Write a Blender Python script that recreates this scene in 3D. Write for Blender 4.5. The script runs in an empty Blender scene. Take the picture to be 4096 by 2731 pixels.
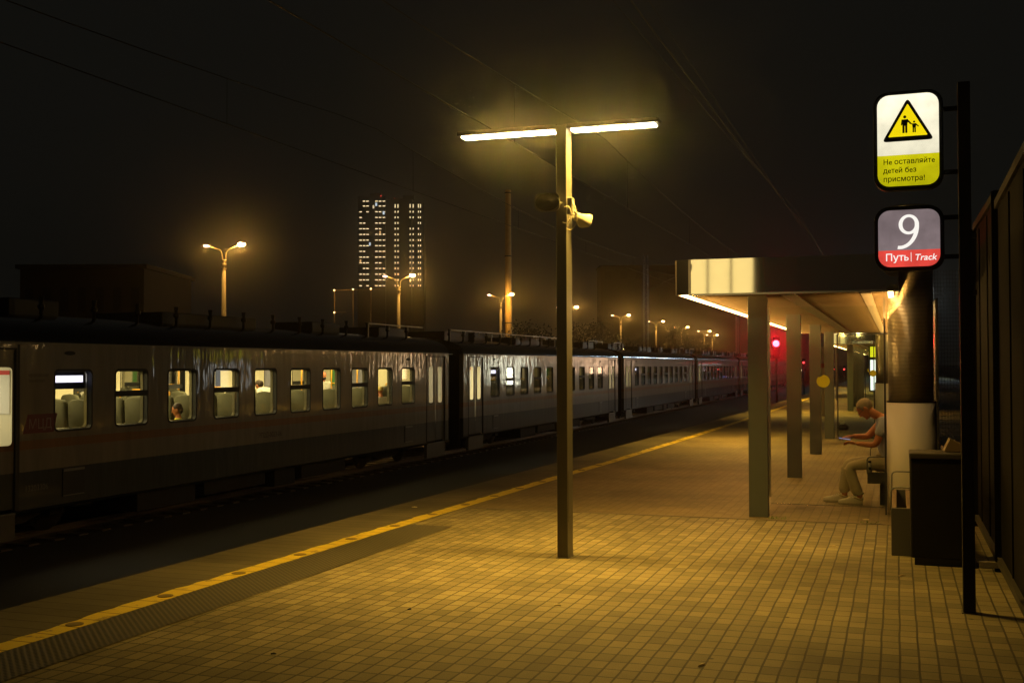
import bpy, bmesh, math, random
from math import sin, cos, pi, radians, atan2, sqrt
from mathutils import Vector, Matrix
random.seed(7)
SC = bpy.context.scene
COL = SC.collection
# ------------------------------------------------------------------ camera, world, exposure
cam_d = bpy.data.cameras.new('camera'); cam_d.sensor_width = 36; cam_d.lens = 40
cam_d.clip_start = 0.05; cam_d.clip_end = 6000
cam = bpy.data.objects.new('camera', cam_d); COL.objects.link(cam); SC.camera = cam
cam.location = (0, 0, 1.6)
_R = (Matrix.Rotation(radians(18.69), 4, 'Z') @ Matrix.Rotation(radians(90 + 1.234), 4, 'X') @ Matrix.Rotation(radians(-0.15), 4, 'Z'))
cam.rotation_euler = _R.to_euler()
W = bpy.data.worlds.new('World'); SC.world = W; W.use_nodes = True
bg = W.node_tree.nodes['Background']
bg.inputs[0].default_value = (1.0, 0.98, 0.80, 1); bg.inputs[1].default_value = 0.0050
SC.view_settings.view_transform = 'Standard'; SC.view_settings.look = 'None'
SC.view_settings.exposure = 0.0; SC.view_settings.gamma = 1
cy = SC.cycles
cy.max_bounces = 8; cy.diffuse_bounces = 3; cy.glossy_bounces = 4; cy.transmission_bounces = 6
cy.transparent_max_bounces = 16; cy.volume_bounces = 0
cy.sample_clamp_indirect = 3.0; cy.caustics_reflective = False; cy.caustics_refractive = False
cy.use_denoising = True
# ------------------------------------------------------------------ materials
MATS = {}
def nt(m):
    return m.node_tree.nodes, m.node_tree.links
def pm(name, col, rough=0.6, metal=0.0, var=0.15, scale=6.0, bump=0.0, bscale=60.0, coat=0.0, spec=0.5, stretch=(1, 1, 1), **_):
    """painted / metal / stone material with a little procedural unevenness"""
    if name in MATS: return MATS[name]
    m = bpy.data.materials.new(name); m.use_nodes = True; N, L = nt(m)
    b = N['Principled BSDF']; b.inputs['Roughness'].default_value = rough; b.inputs['Metallic'].default_value = metal
    b.inputs['Specular IOR Level'].default_value = spec; b.inputs['Coat Weight'].default_value = coat
    tc = N.new('ShaderNodeTexCoord'); mp = N.new('ShaderNodeMapping'); mp.inputs['Scale'].default_value = stretch
    L.new(tc.outputs['Object'], mp.inputs[0])
    no = N.new('ShaderNodeTexNoise'); no.inputs['Scale'].default_value = scale; no.inputs['Detail'].default_value = 5
    L.new(mp.outputs[0], no.inputs['Vector'])
    mx = N.new('ShaderNodeMix'); mx.data_type = 'RGBA'
    mx.inputs['A'].default_value = (*[c * (1 - var) for c in col], 1); mx.inputs['B'].default_value = (*[min(1, c * (1 + var)) for c in col], 1)
    L.new(no.outputs[0], mx.inputs['Factor']); L.new(mx.outputs['Result'], b.inputs['Base Color'])
    if bump:
        n2 = N.new('ShaderNodeTexNoise'); n2.inputs['Scale'].default_value = bscale; n2.inputs['Detail'].default_value = 3
        L.new(mp.outputs[0], n2.inputs['Vector'])
        bp = N.new('ShaderNodeBump'); bp.inputs['Strength'].default_value = bump; bp.inputs['Distance'].default_value = 0.01
        L.new(n2.outputs[0], bp.inputs['Height']); L.new(bp.outputs[0], b.inputs['Normal'])
    MATS[name] = m; return m
def em(name, col, s, tex=0.0):
    if name in MATS: return MATS[name]
    m = bpy.data.materials.new(name); m.use_nodes = True; N, L = nt(m)
    N.remove(N['Principled BSDF']); e = N.new('ShaderNodeEmission')
    e.inputs[0].default_value = (*col, 1); e.inputs[1].default_value = s
    if tex:
        tc = N.new('ShaderNodeTexCoord'); no = N.new('ShaderNodeTexNoise'); no.inputs['Scale'].default_value = 5
        L.new(tc.outputs['Object'], no.inputs['Vector'])
        mr = N.new('ShaderNodeMapRange'); mr.inputs['To Min'].default_value = s * (1 - tex); mr.inputs['To Max'].default_value = s * (1 + tex)
        L.new(no.outputs[0], mr.inputs['Value']); L.new(mr.outputs[0], e.inputs[1])
    L.new(e.outputs[0], N['Material Output'].inputs[0]); MATS[name] = m; return m
def glassm(name, tint=(.9, .95, .92), refl=1.0):
    if name in MATS: return MATS[name]
    m = bpy.data.materials.new(name); m.use_nodes = True; N, L = nt(m)
    N.remove(N['Principled BSDF'])
    t = N.new('ShaderNodeBsdfTransparent'); t.inputs[0].default_value = (*tint, 1)
    g = N.new('ShaderNodeBsdfGlossy'); g.inputs['Roughness'].default_value = 0.03
    f = N.new('ShaderNodeFresnel'); f.inputs[0].default_value = 1.5
    k = N.new('ShaderNodeMath'); k.operation = 'MULTIPLY'; k.inputs[1].default_value = refl; L.new(f.outputs[0], k.inputs[0])
    mx = N.new('ShaderNodeMixShader'); L.new(k.outputs[0], mx.inputs[0]); L.new(t.outputs[0], mx.inputs[1]); L.new(g.outputs[0], mx.inputs[2])
    L.new(mx.outputs[0], N['Material Output'].inputs[0]); MATS[name] = m; return m
# ------------------------------------------------------------------ mesh builder
class MB:
    def __init__(s): s.v = []; s.f = []; s.sm = []
    def _add(s, vs, fs, smooth=False):
        o = len(s.v); s.v += [tuple(v) for v in vs]; s.f += [tuple(i + o for i in f) for f in fs]; s.sm += [smooth] * len(fs); return s
    def box(s, x0, x1, y0, y1, z0, z1, M=None):
        vs = [Vector(p) for p in ((x0, y0, z0), (x1, y0, z0), (x1, y1, z0), (x0, y1, z0), (x0, y0, z1), (x1, y0, z1), (x1, y1, z1), (x0, y1, z1))]
        if M: vs = [M @ v for v in vs]
        return s._add(vs, [(0, 3, 2, 1), (4, 5, 6, 7), (0, 1, 5, 4), (1, 2, 6, 5), (2, 3, 7, 6), (3, 0, 4, 7)])
    def tube(s, pts, r, n=8, cap=True):
        pts = [Vector(p) for p in pts]; rs = r if isinstance(r, (list, tuple)) else [r] * len(pts)
        vs = []; a0 = None
        for i, p in enumerate(pts):
            d = (pts[min(i + 1, len(pts) - 1)] - pts[max(i - 1, 0)]).normalized()
            if a0 is None: a = d.orthogonal().normalized()
            else: a = (a0 - d * a0.dot(d)).normalized()
            a0 = a; b = d.cross(a)
            vs += [p + (a * cos(2 * pi * k / n) + b * sin(2 * pi * k / n)) * rs[i] for k in range(n)]
        fs = [(i * n + k, i * n + (k + 1) % n, (i + 1) * n + (k + 1) % n, (i + 1) * n + k) for i in range(len(pts) - 1) for k in range(n)]
        s._add(vs, fs, True)
        if cap:
            o = len(s.v) - len(vs)
            s.f.append(tuple(o + k for k in range(n))[::-1]); s.f.append(tuple(o + (len(pts) - 1) * n + k for k in range(n))); s.sm += [False, False]
        return s
    def prism(s, poly, axis, a, b, smooth=False):
        """poly: 2D points; axis 'x','y','z' = extrusion axis from a to b"""
        def P(u, v, w): return {'x': (w, u, v), 'y': (u, w, v), 'z': (u, v, w)}[axis]
        n = len(poly); vs = [P(u, v, a) for u, v in poly] + [P(u, v, b) for u, v in poly]
        s._add(vs, [(i, (i + 1) % n, n + (i + 1) % n, n + i) for i in range(n)], smooth)
        o = len(s.v) - 2 * n; s.f.append(tuple(o + i for i in range(n))[::-1]); s.f.append(tuple(o + n + i for i in range(n))); s.sm += [False, False]
        return s
    def ring(s, A, B, x, dirx=1, depth=0.0):
        """flat ring in plane X=x between closed 2D lists A (inner) and B (outer), optional depth"""
        n = len(A); vs = [(x, u, v) for u, v in A] + [(x, u, v) for u, v in B]
        fs = [(i, (i + 1) % n, n + (i + 1) % n, n + i) for i in range(n)]
        s._add(vs, fs)
        if depth:
            vs = [(x, u, v) for u, v in A] + [(x - depth, u, v) for u, v in A] + [(x, u, v) for u, v in B] + [(x - depth, u, v) for u, v in B]
            fs = [(i, (i + 1) % n, n + (i + 1) % n, n + i) for i in range(n)] + [(2 * n + i, 2 * n + (i + 1) % n, 3 * n + (i + 1) % n, 3 * n + i) for i in range(n)]
            s._add(vs, fs)
        return s
    def ell(s, c, r, n=14, M=None, smooth=True):
        vs = []; fs = []; m = max(6, n // 2)
        for i in range(1, m):
            t = pi * i / m
            for k in range(n):
                p = 2 * pi * k / n; v = Vector((r[0] * sin(t) * cos(p), r[1] * sin(t) * sin(p), r[2] * cos(t)))
                if M: v = M @ v
                vs.append(v + Vector(c))
        for e in (1, -1):
            v = Vector((0, 0, r[2] * e)); v = M @ v if M else v; vs.append(v + Vector(c))
        T = len(vs) - 2
        for i in range(m - 2):
            for k in range(n): fs.append((i * n + k, i * n + (k + 1) % n, (i + 1) * n + (k + 1) % n, (i + 1) * n + k)[::-1])
        for k in range(n): fs.append((T, k, (k + 1) % n)); fs.append((T + 1, (m - 2) * n + (k + 1) % n, (m - 2) * n + k))
        return s._add(vs, fs, smooth)
    def mesh(s, name, mat):
        me = bpy.data.meshes.new(name); me.from_pydata(s.v, [], s.f); me.materials.append(mat)
        for p, q in zip(me.polygons, s.sm): p.use_smooth = q
        me.validate(); me.update()
        bm = bmesh.new(); bm.from_mesh(me); bmesh.ops.recalc_face_normals(bm, faces=bm.faces); bm.to_mesh(me); bm.free()
        return me
    def build(s, name, mat, parent=None, bevel=0.0, seg=2):
        o = bpy.data.objects.new(name, s.mesh(name, mat)); COL.objects.link(o)
        if parent: o.parent = parent
        if bevel:
            b = o.modifiers.new('bevel', 'BEVEL'); b.width = bevel; b.segments = seg; b.limit_method = 'ANGLE'
        return o
def rr(u0, u1, v0, v1, r, n=5):
    """rounded rectangle, counter-clockwise from lower right"""
    o = []
    for cu, cv, a in ((u1 - r, v0 + r, -90), (u1 - r, v1 - r, 0), (u0 + r, v1 - r, 90), (u0 + r, v0 + r, 180)):
        for k in range(n):
            t = radians(a + 90 * k / (n - 1)); o.append((cu + r * cos(t), cv + r * sin(t)))
    return o
def rect_around(u0, u1, v0, v1, r, U0, U1, V0, V1, n=5):
    """points on the outer rectangle that match rr(u0,u1,v0,v1,r,n)"""
    o = []; h = (n - 1) // 2
    for cu, cv, q in ((u1 - r, v0 + r, 0), (u1 - r, v1 - r, 1), (u0 + r, v1 - r, 2), (u0 + r, v0 + r, 3)):
        Cx = U1 if q in (0, 1) else U0; Cy = V0 if q in (0, 3) else V1
        s_ = (cu, Cy) if q in (0, 2) else (Cx, cv); e_ = (Cx, cv) if q in (0, 2) else (cu, Cy)
        for k in range(n):
            if k <= h: t = k / h; o.append((s_[0] + (Cx - s_[0]) * t, s_[1] + (Cy - s_[1]) * t))
            else: t = (k - h) / h; o.append((Cx + (e_[0] - Cx) * t, Cy + (e_[1] - Cy) * t))
    return o
def tag(o, label=None, cat=None, group=None, kind=None):
    if label: o['label'] = label
    if cat: o['category'] = cat
    if group: o['group'] = group
    if kind: o['kind'] = kind
    return o
def thing(name, label, cat, loc=(0, 0, 0), group=None, rz=0):
    o = bpy.data.objects.new(name, None); COL.objects.link(o); o.location = loc; o.rotation_euler = (0, 0, rz)
    o.empty_display_size = 0.1
    return tag(o, label, cat, group)
def copy_tree(o, parent=None):
    c = o.copy(); COL.objects.link(c); c.parent = parent
    for ch in list(o.children): copy_tree(ch, c)
    return c
def area(name, parent, loc, sx, sy, power, col, rot=(0, 0, 0), spread=180):
    d = bpy.data.lights.new(name, 'AREA'); d.shape = 'RECTANGLE'; d.size = sx; d.size_y = sy; d.energy = power; d.color = col
    d.spread = radians(spread)
    o = bpy.data.objects.new(name, d); COL.objects.link(o); o.parent = parent; o.location = loc; o.rotation_euler = rot; return o
def point(name, parent, loc, power, col, r=0.08):
    d = bpy.data.lights.new(name, 'POINT'); d.energy = power; d.color = col; d.shadow_soft_size = r
    o = bpy.data.objects.new(name, d); COL.objects.link(o); o.parent = parent; o.location = loc; return o
_vf = {}
def text(name, body, size, mat, parent, M, ext=0.001, align='LEFT', shear=0.0, bold=0.0, sx=1.0):
    c = bpy.data.curves.new(name, 'FONT'); c.body = body; c.size = size * 100; c.extrude = ext * 100; c.align_x = align; c.shear = shear; c.fill_mode = 'FRONT'
    c.resolution_u = 9; c.extrude = 0
    t = bpy.data.objects.new(name, c); COL.objects.link(t); bpy.context.view_layer.update()
    dg = bpy.context.evaluated_depsgraph_get(); me = bpy.data.meshes.new_from_object(t.evaluated_get(dg))
    bpy.data.objects.remove(t); me.name = name; me.materials.clear(); me.materials.append(mat)
    me.transform(Matrix.Diagonal((sx * .01, .01, .01, 1)))
    if bold:                                                     # heavier strokes: the same flat letters again, shifted by a hair
        bm = bmesh.new(); bm.from_mesh(me); src = bm.faces[:]
        for q, (dx, dy) in enumerate(((bold, 0), (0, bold), (bold, bold))):
            r = bmesh.ops.duplicate(bm, geom=src); bmesh.ops.translate(bm, verts=[v for v in r['geom'] if isinstance(v, bmesh.types.BMVert)], vec=(dx, dy, .00015 * (q + 1)))
        bm.to_mesh(me); bm.free()
    o = bpy.data.objects.new(name, me); COL.objects.link(o); o.parent = parent; o.matrix_local = M; return o
FACE_NEG_Y = Matrix.Rotation(radians(90), 4, 'X')                 # text readable from -Y
FACE_POS_X = Matrix.Rotation(radians(90), 4, 'Z') @ Matrix.Rotation(radians(90), 4, 'X')   # text readable from +X
# common materials
M_dark = pm('dark_steel', (.035, .036, .036), .45, .3, .3)
M_black = pm('black_paint', (.010, .010, .010), .6, 0, .3, spec=.2)
M_grey = pm('grey_painted_steel', (.20, .20, .19), .42, .2, .12, 9, .15, 140)
M_pole = pm('bronze_grey_pole_paint', (.10, .097, .088), .33, .1, .1, 7, .1, 160)
M_cream = pm('cream_cladding', (.72, .68, .58), .5, 0, .05, 3)
M_rub = pm('black_rubber', (.015, .015, .015), .6)
M_wood = pm('dark_wood_slats', (.12, .075, .04), .6, 0, .4, 30, .2, 90, stretch=(1, .15, 1))
# ------------------------------------------------------------------ ground and platform
LAMP_Y = [9.23, 24.1, 39.0, 54.0, 69.0, 84.0]
def EX(y):    # platform edge x along y
    P = [(-14, -5.9), (0, -5.72), (6, -5.62), (15.4, -5.42), (20, -5.32), (40, -4.95), (60, -4.85), (260, -4.8)]
    for (a, b), (c, d) in zip(P, P[1:]):
        if y <= c: return b + (d - b) * (y - a) / (c - a)
    return P[-1][1]
def YX(y):    # centre of the yellow line
    P = [(-14, -4.98), (0, -4.93), (5.2, -4.86), (7.4, -4.85), (10.2, -4.79), (15.8, -4.64), (18.4, -4.54), (26, -4.38), (33, -4.28), (40, -4.2), (57, -4.05), (260, -3.9)]
    for (a, b), (c, d) in zip(P, P[1:]):
        if y <= c: return b + (d - b) * (y - a) / (c - a)
    return P[-1][1]
def paver_mat(name, pw, ph, offs, mort, c1, c2, seam=False, wob=.0035):
    m = bpy.data.materials.new(name); m.use_nodes = True; N, L = nt(m); b = N['Principled BSDF']
    tc = N.new('ShaderNodeTexCoord'); sp = N.new('ShaderNodeSeparateXYZ'); cb = N.new('ShaderNodeCombineXYZ')
    no = N.new('ShaderNodeTexNoise'); no.inputs['Scale'].default_value = 2.2; no.inputs['Detail'].default_value = 3
    L.new(tc.outputs['Object'], no.inputs['Vector'])
    sub = N.new('ShaderNodeVectorMath'); sub.operation = 'SUBTRACT'; sub.inputs[1].default_value = (.5, .5, .5); L.new(no.outputs['Color'], sub.inputs[0])
    scl = N.new('ShaderNodeVectorMath'); scl.operation = 'SCALE'; scl.inputs['Scale'].default_value = wob * 4; L.new(sub.outputs[0], scl.inputs[0])
    add = N.new('ShaderNodeVectorMath'); L.new(tc.outputs['Object'], add.inputs[0]); L.new(scl.outputs[0], add.inputs[1])
    L.new(add.outputs[0], sp.inputs[0]); L.new(sp.outputs['Y'], cb.inputs['X']); L.new(sp.outputs['X'], cb.inputs['Y'])
    br = N.new('ShaderNodeTexBrick'); br.offset = offs; br.squash = 1; br.inputs['Scale'].default_value = 1
    br.inputs['Brick Width'].default_value = ph; br.inputs['Row Height'].default_value = pw
    br.inputs['Mortar Size'].default_value = mort; br.inputs['Mortar Smooth'].default_value = .25; br.inputs['Bias'].default_value = 0
    br.inputs['Color1'].default_value = (*c1, 1); br.inputs['Color2'].default_value = (*c2, 1); br.inputs['Mortar'].default_value = (.055, .048, .028, 1)
    L.new(cb.outputs[0], br.inputs['Vector'])
    # large stains and fine grit
    st = N.new('ShaderNodeTexNoise'); st.inputs['Scale'].default_value = .9; st.inputs['Detail'].default_value = 6; st.inputs['Roughness'].default_value = .65
    L.new(tc.outputs['Object'], st.inputs['Vector'])
    r = N.new('ShaderNodeMapRange'); r.inputs['From Min'].default_value = .3; r.inputs['From Max'].default_value = .7; r.inputs['To Min'].default_value = .68; r.inputs['To Max'].default_value = 1.2
    L.new(st.outputs[0], r.inputs['Value'])
    gr = N.new('ShaderNodeTexNoise'); gr.inputs['Scale'].default_value = 190; gr.inputs['Detail'].default_value = 2; L.new(tc.outputs['Object'], gr.inputs['Vector'])
    r2 = N.new('ShaderNodeMapRange'); r2.inputs['From Min'].default_value = .3; r2.inputs['From Max'].default_value = .7; r2.inputs['To Min'].default_value = .68; r2.inputs['To Max'].default_value = 1.32
    L.new(gr.outputs[0], r2.inputs['Value'])
    mu = N.new('ShaderNodeMath'); mu.operation = 'MULTIPLY'; L.new(r.outputs[0], mu.inputs[0]); L.new(r2.outputs[0], mu.inputs[1])
    big = N.new('ShaderNodeTexNoise'); big.inputs['Scale'].default_value = .33; big.inputs['Detail'].default_value = 3; L.new(tc.outputs['Object'], big.inputs['Vector'])
    r3 = N.new('ShaderNodeMapRange'); r3.inputs['From Min'].default_value = .35; r3.inputs['From Max'].default_value = .65; r3.inputs['To Min'].default_value = .66; r3.inputs['To Max'].default_value = 1.12; L.new(big.outputs[0], r3.inputs['Value'])
    gum = N.new('ShaderNodeTexVoronoi'); gum.inputs['Scale'].default_value = 2.0; L.new(tc.outputs['Object'], gum.inputs['Vector'])
    r4 = N.new('ShaderNodeMapRange'); r4.inputs['From Min'].default_value = .028; r4.inputs['From Max'].default_value = .045; r4.inputs['To Min'].default_value = .3; r4.inputs['To Max'].default_value = 1.0; L.new(gum.outputs['Distance'], r4.inputs['Value'])
    m5 = N.new('ShaderNodeMath'); m5.operation = 'MULTIPLY'; L.new(r3.outputs[0], m5.inputs[0]); L.new(r4.outputs[0], m5.inputs[1])
    m6 = N.new('ShaderNodeMath'); m6.operation = 'MULTIPLY'; L.new(mu.outputs[0], m6.inputs[0]); L.new(m5.outputs[0], m6.inputs[1]); mu = m6
    vm = N.new('ShaderNodeVectorMath'); vm.operation = 'SCALE'; L.new(br.outputs['Color'], vm.inputs[0]); L.new(mu.outputs[0], vm.inputs['Scale'])
    out = vm.outputs[0]
    if seam:                                                      # beyond the threshold kerb lie older, browner pavers with sanded-up joints
        s2 = N.new('ShaderNodeSeparateXYZ'); L.new(tc.outputs['Object'], s2.inputs[0])
        gt = N.new('ShaderNodeMath'); gt.operation = 'GREATER_THAN'; gt.inputs[1].default_value = 12.06; L.new(s2.outputs['Y'], gt.inputs[0])
        f2 = N.new('ShaderNodeMath'); f2.operation = 'MULTIPLY'; f2.inputs[1].default_value = .62; L.new(gt.outputs[0], f2.inputs[0])
        old = N.new('ShaderNodeMix'); old.data_type = 'RGBA'; L.new(f2.outputs[0], old.inputs['Factor']); L.new(out, old.inputs['A'])
        oc = N.new('ShaderNodeVectorMath'); oc.operation = 'SCALE'; oc.inputs[0].default_value = (.165, .122, .052); L.new(mu.outputs[0], oc.inputs['Scale']); L.new(oc.outputs[0], old.inputs['B'])
        out = old.outputs['Result']
    L.new(out, b.inputs['Base Color'])
    b.inputs['Roughness'].default_value = .72; b.inputs['Specular IOR Level'].default_value = .35
    # height: mortar grooves + per-paver level + grit
    inv = N.new('ShaderNodeMath'); inv.operation = 'MULTIPLY'; inv.inputs[1].default_value = -1.0; L.new(br.outputs['Fac'], inv.inputs[0])
    lum = N.new('ShaderNodeRGBToBW'); L.new(br.outputs['Color'], lum.inputs[0])
    l2 = N.new('ShaderNodeMath'); l2.operation = 'MULTIPLY'; l2.inputs[1].default_value = 1.5; L.new(lum.outputs[0], l2.inputs[0])
    g2 = N.new('ShaderNodeMath'); g2.operation = 'MULTIPLY'; g2.inputs[1].default_value = .4; L.new(gr.outputs[0], g2.inputs[0])
    a1 = N.new('ShaderNodeMath'); L.new(inv.outputs[0], a1.inputs[0]); L.new(l2.outputs[0], a1.inputs[1])
    a2 = N.new('ShaderNodeMath'); L.new(a1.outputs[0], a2.inputs[0]); L.new(g2.outputs[0], a2.inputs[1])
    a3 = N.new('ShaderNodeMath'); L.new(a2.outputs[0], a3.inputs[0])
    n3 = N.new('ShaderNodeTexNoise'); n3.inputs['Scale'].default_value = 4; L.new(tc.outputs['Object'], n3.inputs['Vector'])
    a4 = N.new('ShaderNodeMath'); a4.operation = 'MULTIPLY'; a4.inputs[1].default_value = 2.0; L.new(n3.outputs[0], a4.inputs[0]); L.new(a4.outputs[0], a3.inputs[1])
    bp = N.new('ShaderNodeBump'); bp.inputs['Strength'].default_value = .75; bp.inputs['Distance'].default_value = .006
    L.new(a3.outputs[0], bp.inputs['Height']); L.new(bp.outputs[0], b.inputs['Normal'])
    return m
M_pave = paver_mat('concrete_pavers', .099, .155, 0.0, .0066, (.150, .128, .070), (.252, .218, .118), seam=True)
M_edge = paver_mat('edge_slabs', .98, .17, 0.5, .006, (.10, .088, .055), (.135, .118, .072), wob=.006)
M_ballast = pm('ballast', (.022, .020, .017), .95, 0, .5, 30, .8, 45)
g = MB(); g.v = [(-2500, -300, -1.32), (2500, -300, -1.32), (2500, 4000, -1.32), (-2500, 4000, -1.32)]; g.f = [(0, 1, 2, 3)]; g.sm = [False]
tag(g.build('ground', pm('dark_ground', (.03, .028, .024), .95, 0, .4, .05)), kind='structure')
g = MB(); g.v = [(-60, -30, -1.30), (-5.0, -30, -1.30), (-5.0, 320, -1.30), (-60, 320, -1.30)]; g.f = [(0, 1, 2, 3)]; g.sm = [False]
tag(g.build('track_bed', M_ballast), kind='structure')
ys = [-14] + [i * 2.0 for i in range(-6, 31)] + [70, 100, 160, 260]
def strip(fa, fb, z, skirt=None, y0=-14, y1=260, step=None):
    s = MB(); yy = [y for y in ys if y0 <= y <= y1]
    if step: yy = [y0 + step * i for i in range(int((y1 - y0) / step) + 1)]
    n = len(yy)
    s.v = [(fa(y), y, z) for y in yy] + [(fb(y), y, z) for y in yy]
    s.f = [(i, n + i, n + i + 1, i + 1) for i in range(n - 1)]; s.sm = [False] * (n - 1)
    if skirt is not None:
        o = len(s.v); s.v += [(fa(y), y, skirt) for y in yy]
        s.f += [(o + i, i, i + 1, o + i + 1) for i in range(n - 1)]; s.sm += [False] * (n - 1)
    return s
tag(strip(lambda y: YX(y) - .06, lambda y: 6.0, 0).build('platform', M_pave), kind='structure')
tag(strip(lambda y: EX(y), lambda y: YX(y) - .06, 0, skirt=-.22).build('platform_edge', M_edge), kind='structure')
g = MB()
yy = ys; n = len(yy); g.v = [(EX(y) + .14, y, -.2) for y in yy] + [(EX(y) + .14, y, -1.3) for y in yy]; g.f = [(i, i + 1, n + i + 1, n + i) for i in range(n - 1)]; g.sm = [False] * (n - 1)
tag(g.build('platform_wall', pm('stained_concrete', (.14, .125, .10), .85, 0, .3, 3)), kind='structure')
# yellow line with worn paint
m = bpy.data.materials.new('worn_yellow_paint'); m.use_nodes = True; N, L = nt(m); b = N['Principled BSDF']
tc = N.new('ShaderNodeTexCoord'); n1 = N.new('ShaderNodeTexNoise'); n1.inputs['Scale'].default_value = 7; n1.inputs['Detail'].default_value = 8; n1.inputs['Roughness'].default_value = .7
L.new(tc.outputs['Object'], n1.inputs['Vector'])
cr = N.new('ShaderNodeValToRGB'); cr.color_ramp.elements[0].position = .34; cr.color_ramp.elements[0].color = (.16, .12, .07, 1)
cr.color_ramp.elements[1].position = .44; cr.color_ramp.elements[1].color = (.58, .45, .035, 1); L.new(n1.outputs[0], cr.inputs[0])
sp = N.new('ShaderNodeSeparateXYZ'); L.new(tc.outputs['Object'], sp.inputs[0])
md = N.new('ShaderNodeMath'); md.operation = 'PINGPONG'; md.inputs[1].default_value = .1; L.new(sp.outputs['Y'], md.inputs[0])
lt = N.new('ShaderNodeMath'); lt.operation = 'LESS_THAN'; lt.inputs[1].default_value = .006; L.new(md.outputs[0], lt.inputs[0])
mx = N.new('ShaderNodeMix'); mx.data_type = 'RGBA'; mx.inputs['B'].default_value = (.12, .08, .03, 1); L.new(cr.outputs[0], mx.inputs['A']); L.new(lt.outputs[0], mx.inputs['Factor'])
L.new(mx.outputs['Result'], b.inputs['Base Color']); b.inputs['Roughness'].default_value = .6
rnd = random.Random(3)
_jit = {}
def jl(y):
    k = round(y, 3)
    if k not in _jit: _jit[k] = rnd.uniform(-.012, .022)
    return YX(y) - .085 + _jit[k]
tag(strip(jl, lambda y: YX(y) + .085, .004, y0=-4, y1=90, step=.12).build('yellow_safety_line', m), kind='structure')
# drain marks on the yellow line: flush round steel caps
g = MB(); y = 3.1
while y < 30:
    x = YX(y) + .0; g.prism([(x + .055 * cos(2 * pi * k / 16), y + .055 * sin(2 * pi * k / 16)) for k in range(16)], 'z', .002, .0075); y += .92
tag(g.build('round_anchor_caps', pm('rusty_caps', (.19, .15, .05), .6, .4, .3, 40)), kind='structure')
# tactile grating strip : real studs as one sheet
m = bpy.data.materials.new('tactile_grating'); m.use_nodes = True; N, L = nt(m); b = N['Principled BSDF']
tc = N.new('ShaderNodeTexCoord'); mp = N.new('ShaderNodeMapping'); mp.inputs['Scale'].default_value = (1 / .034, 1 / .034, 1); mp.inputs['Rotation'].default_value = (0, 0, radians(45))
L.new(tc.outputs['Object'], mp.inputs[0]); vo = N.new('ShaderNodeTexVoronoi'); vo.inputs['Randomness'].default_value = 0; vo.inputs['Scale'].default_value = 1; L.new(mp.outputs[0], vo.inputs['Vector'])
cr = N.new('ShaderNodeValToRGB'); cr.color_ramp.elements[0].position = .28; cr.color_ramp.elements[0].color = (.008, .008, .007, 1); cr.color_ramp.elements[1].position = .42; cr.color_ramp.elements[1].color = (.11, .10, .065, 1)
L.new(vo.outputs['Distance'], cr.inputs[0]); L.new(cr.outputs[0], b.inputs['Base Color']); b.inputs['Roughness'].default_value = .5
bp = N.new('ShaderNodeBump'); bp.inputs['Strength'].default_value = 1; bp.inputs['Distance'].default_value = .008; L.new(cr.outputs[0], bp.inputs['Height']); L.new(bp.outputs[0], b.inputs['Normal'])
tag(strip(lambda y: YX(y) + .095, lambda y: -4.42 + (y - 5) * .02 + .10, .006, y0=-4, y1=10.6, step=.2).build('tactile_strip', m), kind='structure')
# threshold kerb under the shelter
g = MB().box(-4.6, .6, 12.02, 12.10, -.05, .006)
tag(g.build('threshold_kerb', pm('kerb_concrete', (.13, .105, .07), .8, 0, .25, 8)), kind='structure')
# rails
M_rail = pm('rail_steel', (.16, .13, .10), .4, .7, .2, 20)
for cx in (-7.5, -14.64):
    g = MB()
    for s in (-1, 1):
        x = cx + s * .76
        g.prism([(x - .075, -1.29), (x + .075, -1.29), (x + .012, -1.25), (x + .012, -1.19), (x + .036, -1.175), (x + .036, -1.14), (x - .036, -1.14), (x - .036, -1.175), (x - .012, -1.19), (x - .012, -1.25)], 'y', -20, 300)
    for k in range(180): g.box(cx - 1.3, cx + 1.3, -18 + k * .6, -17.76 + k * .6, -1.31, -1.27)
    tag(g.build('railway_track', M_rail), 'rusty rails on sleepers under the standing train' if cx < -10 else 'empty dark rails on sleepers between the platform edge and the train', 'railway track')
# ------------------------------------------------------------------ platform lamps
C_LAMP = (1.0, .575, .085)
def make_lamp():
    t = thing('platform_lamp', 'tall grey T-shaped platform lamp with two glowing bars and loudspeakers', 'lamp', (-2.655, 9.23, 0), 'T-shaped lamps along the platform')
    MB().box(-.045, .045, -.085, .085, 0, 3.62).build('pole', M_pole, t, .004)
    MB().box(-.055, .055, -.095, .095, 0, .006).build('base_plate', M_dark, t, .001)
    g = MB().box(.0452, .0475, -.062, .062, .30, .72); g.box(.0475, .0495, -.02, .0, .33, .345); g.build('hatch', M_pole, t, .001)
    for s in (-1, 1):
        a, b_ = (.0455, .82) if s > 0 else (-.94, -.0455)
        arm = MB().box(a, b_, -.085, .085, 3.592, 3.63).build('lamp_arm', M_dark, t, .004)
        w = (b_ - a - .05) / 3
        for k in range(3):
            x0 = a + .025 + k * w + .006
            MB().box(x0, x0 + w - .012, -.062, .062, 3.574, 3.592).build('diffuser', em('lamp_diffuser', (1.0, .84, .50), 14), arm, .004)
        area('lamp_glow', t, ((a + b_) / 2, 0, 3.57), b_ - a - .06, .12, 110, C_LAMP, spread=122)
        point('lamp_side_glow', t, ((a + b_) / 2, 0, 3.50), 28, (1.0, .62, .16), .05)
    return t
lamp = make_lamp()
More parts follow.
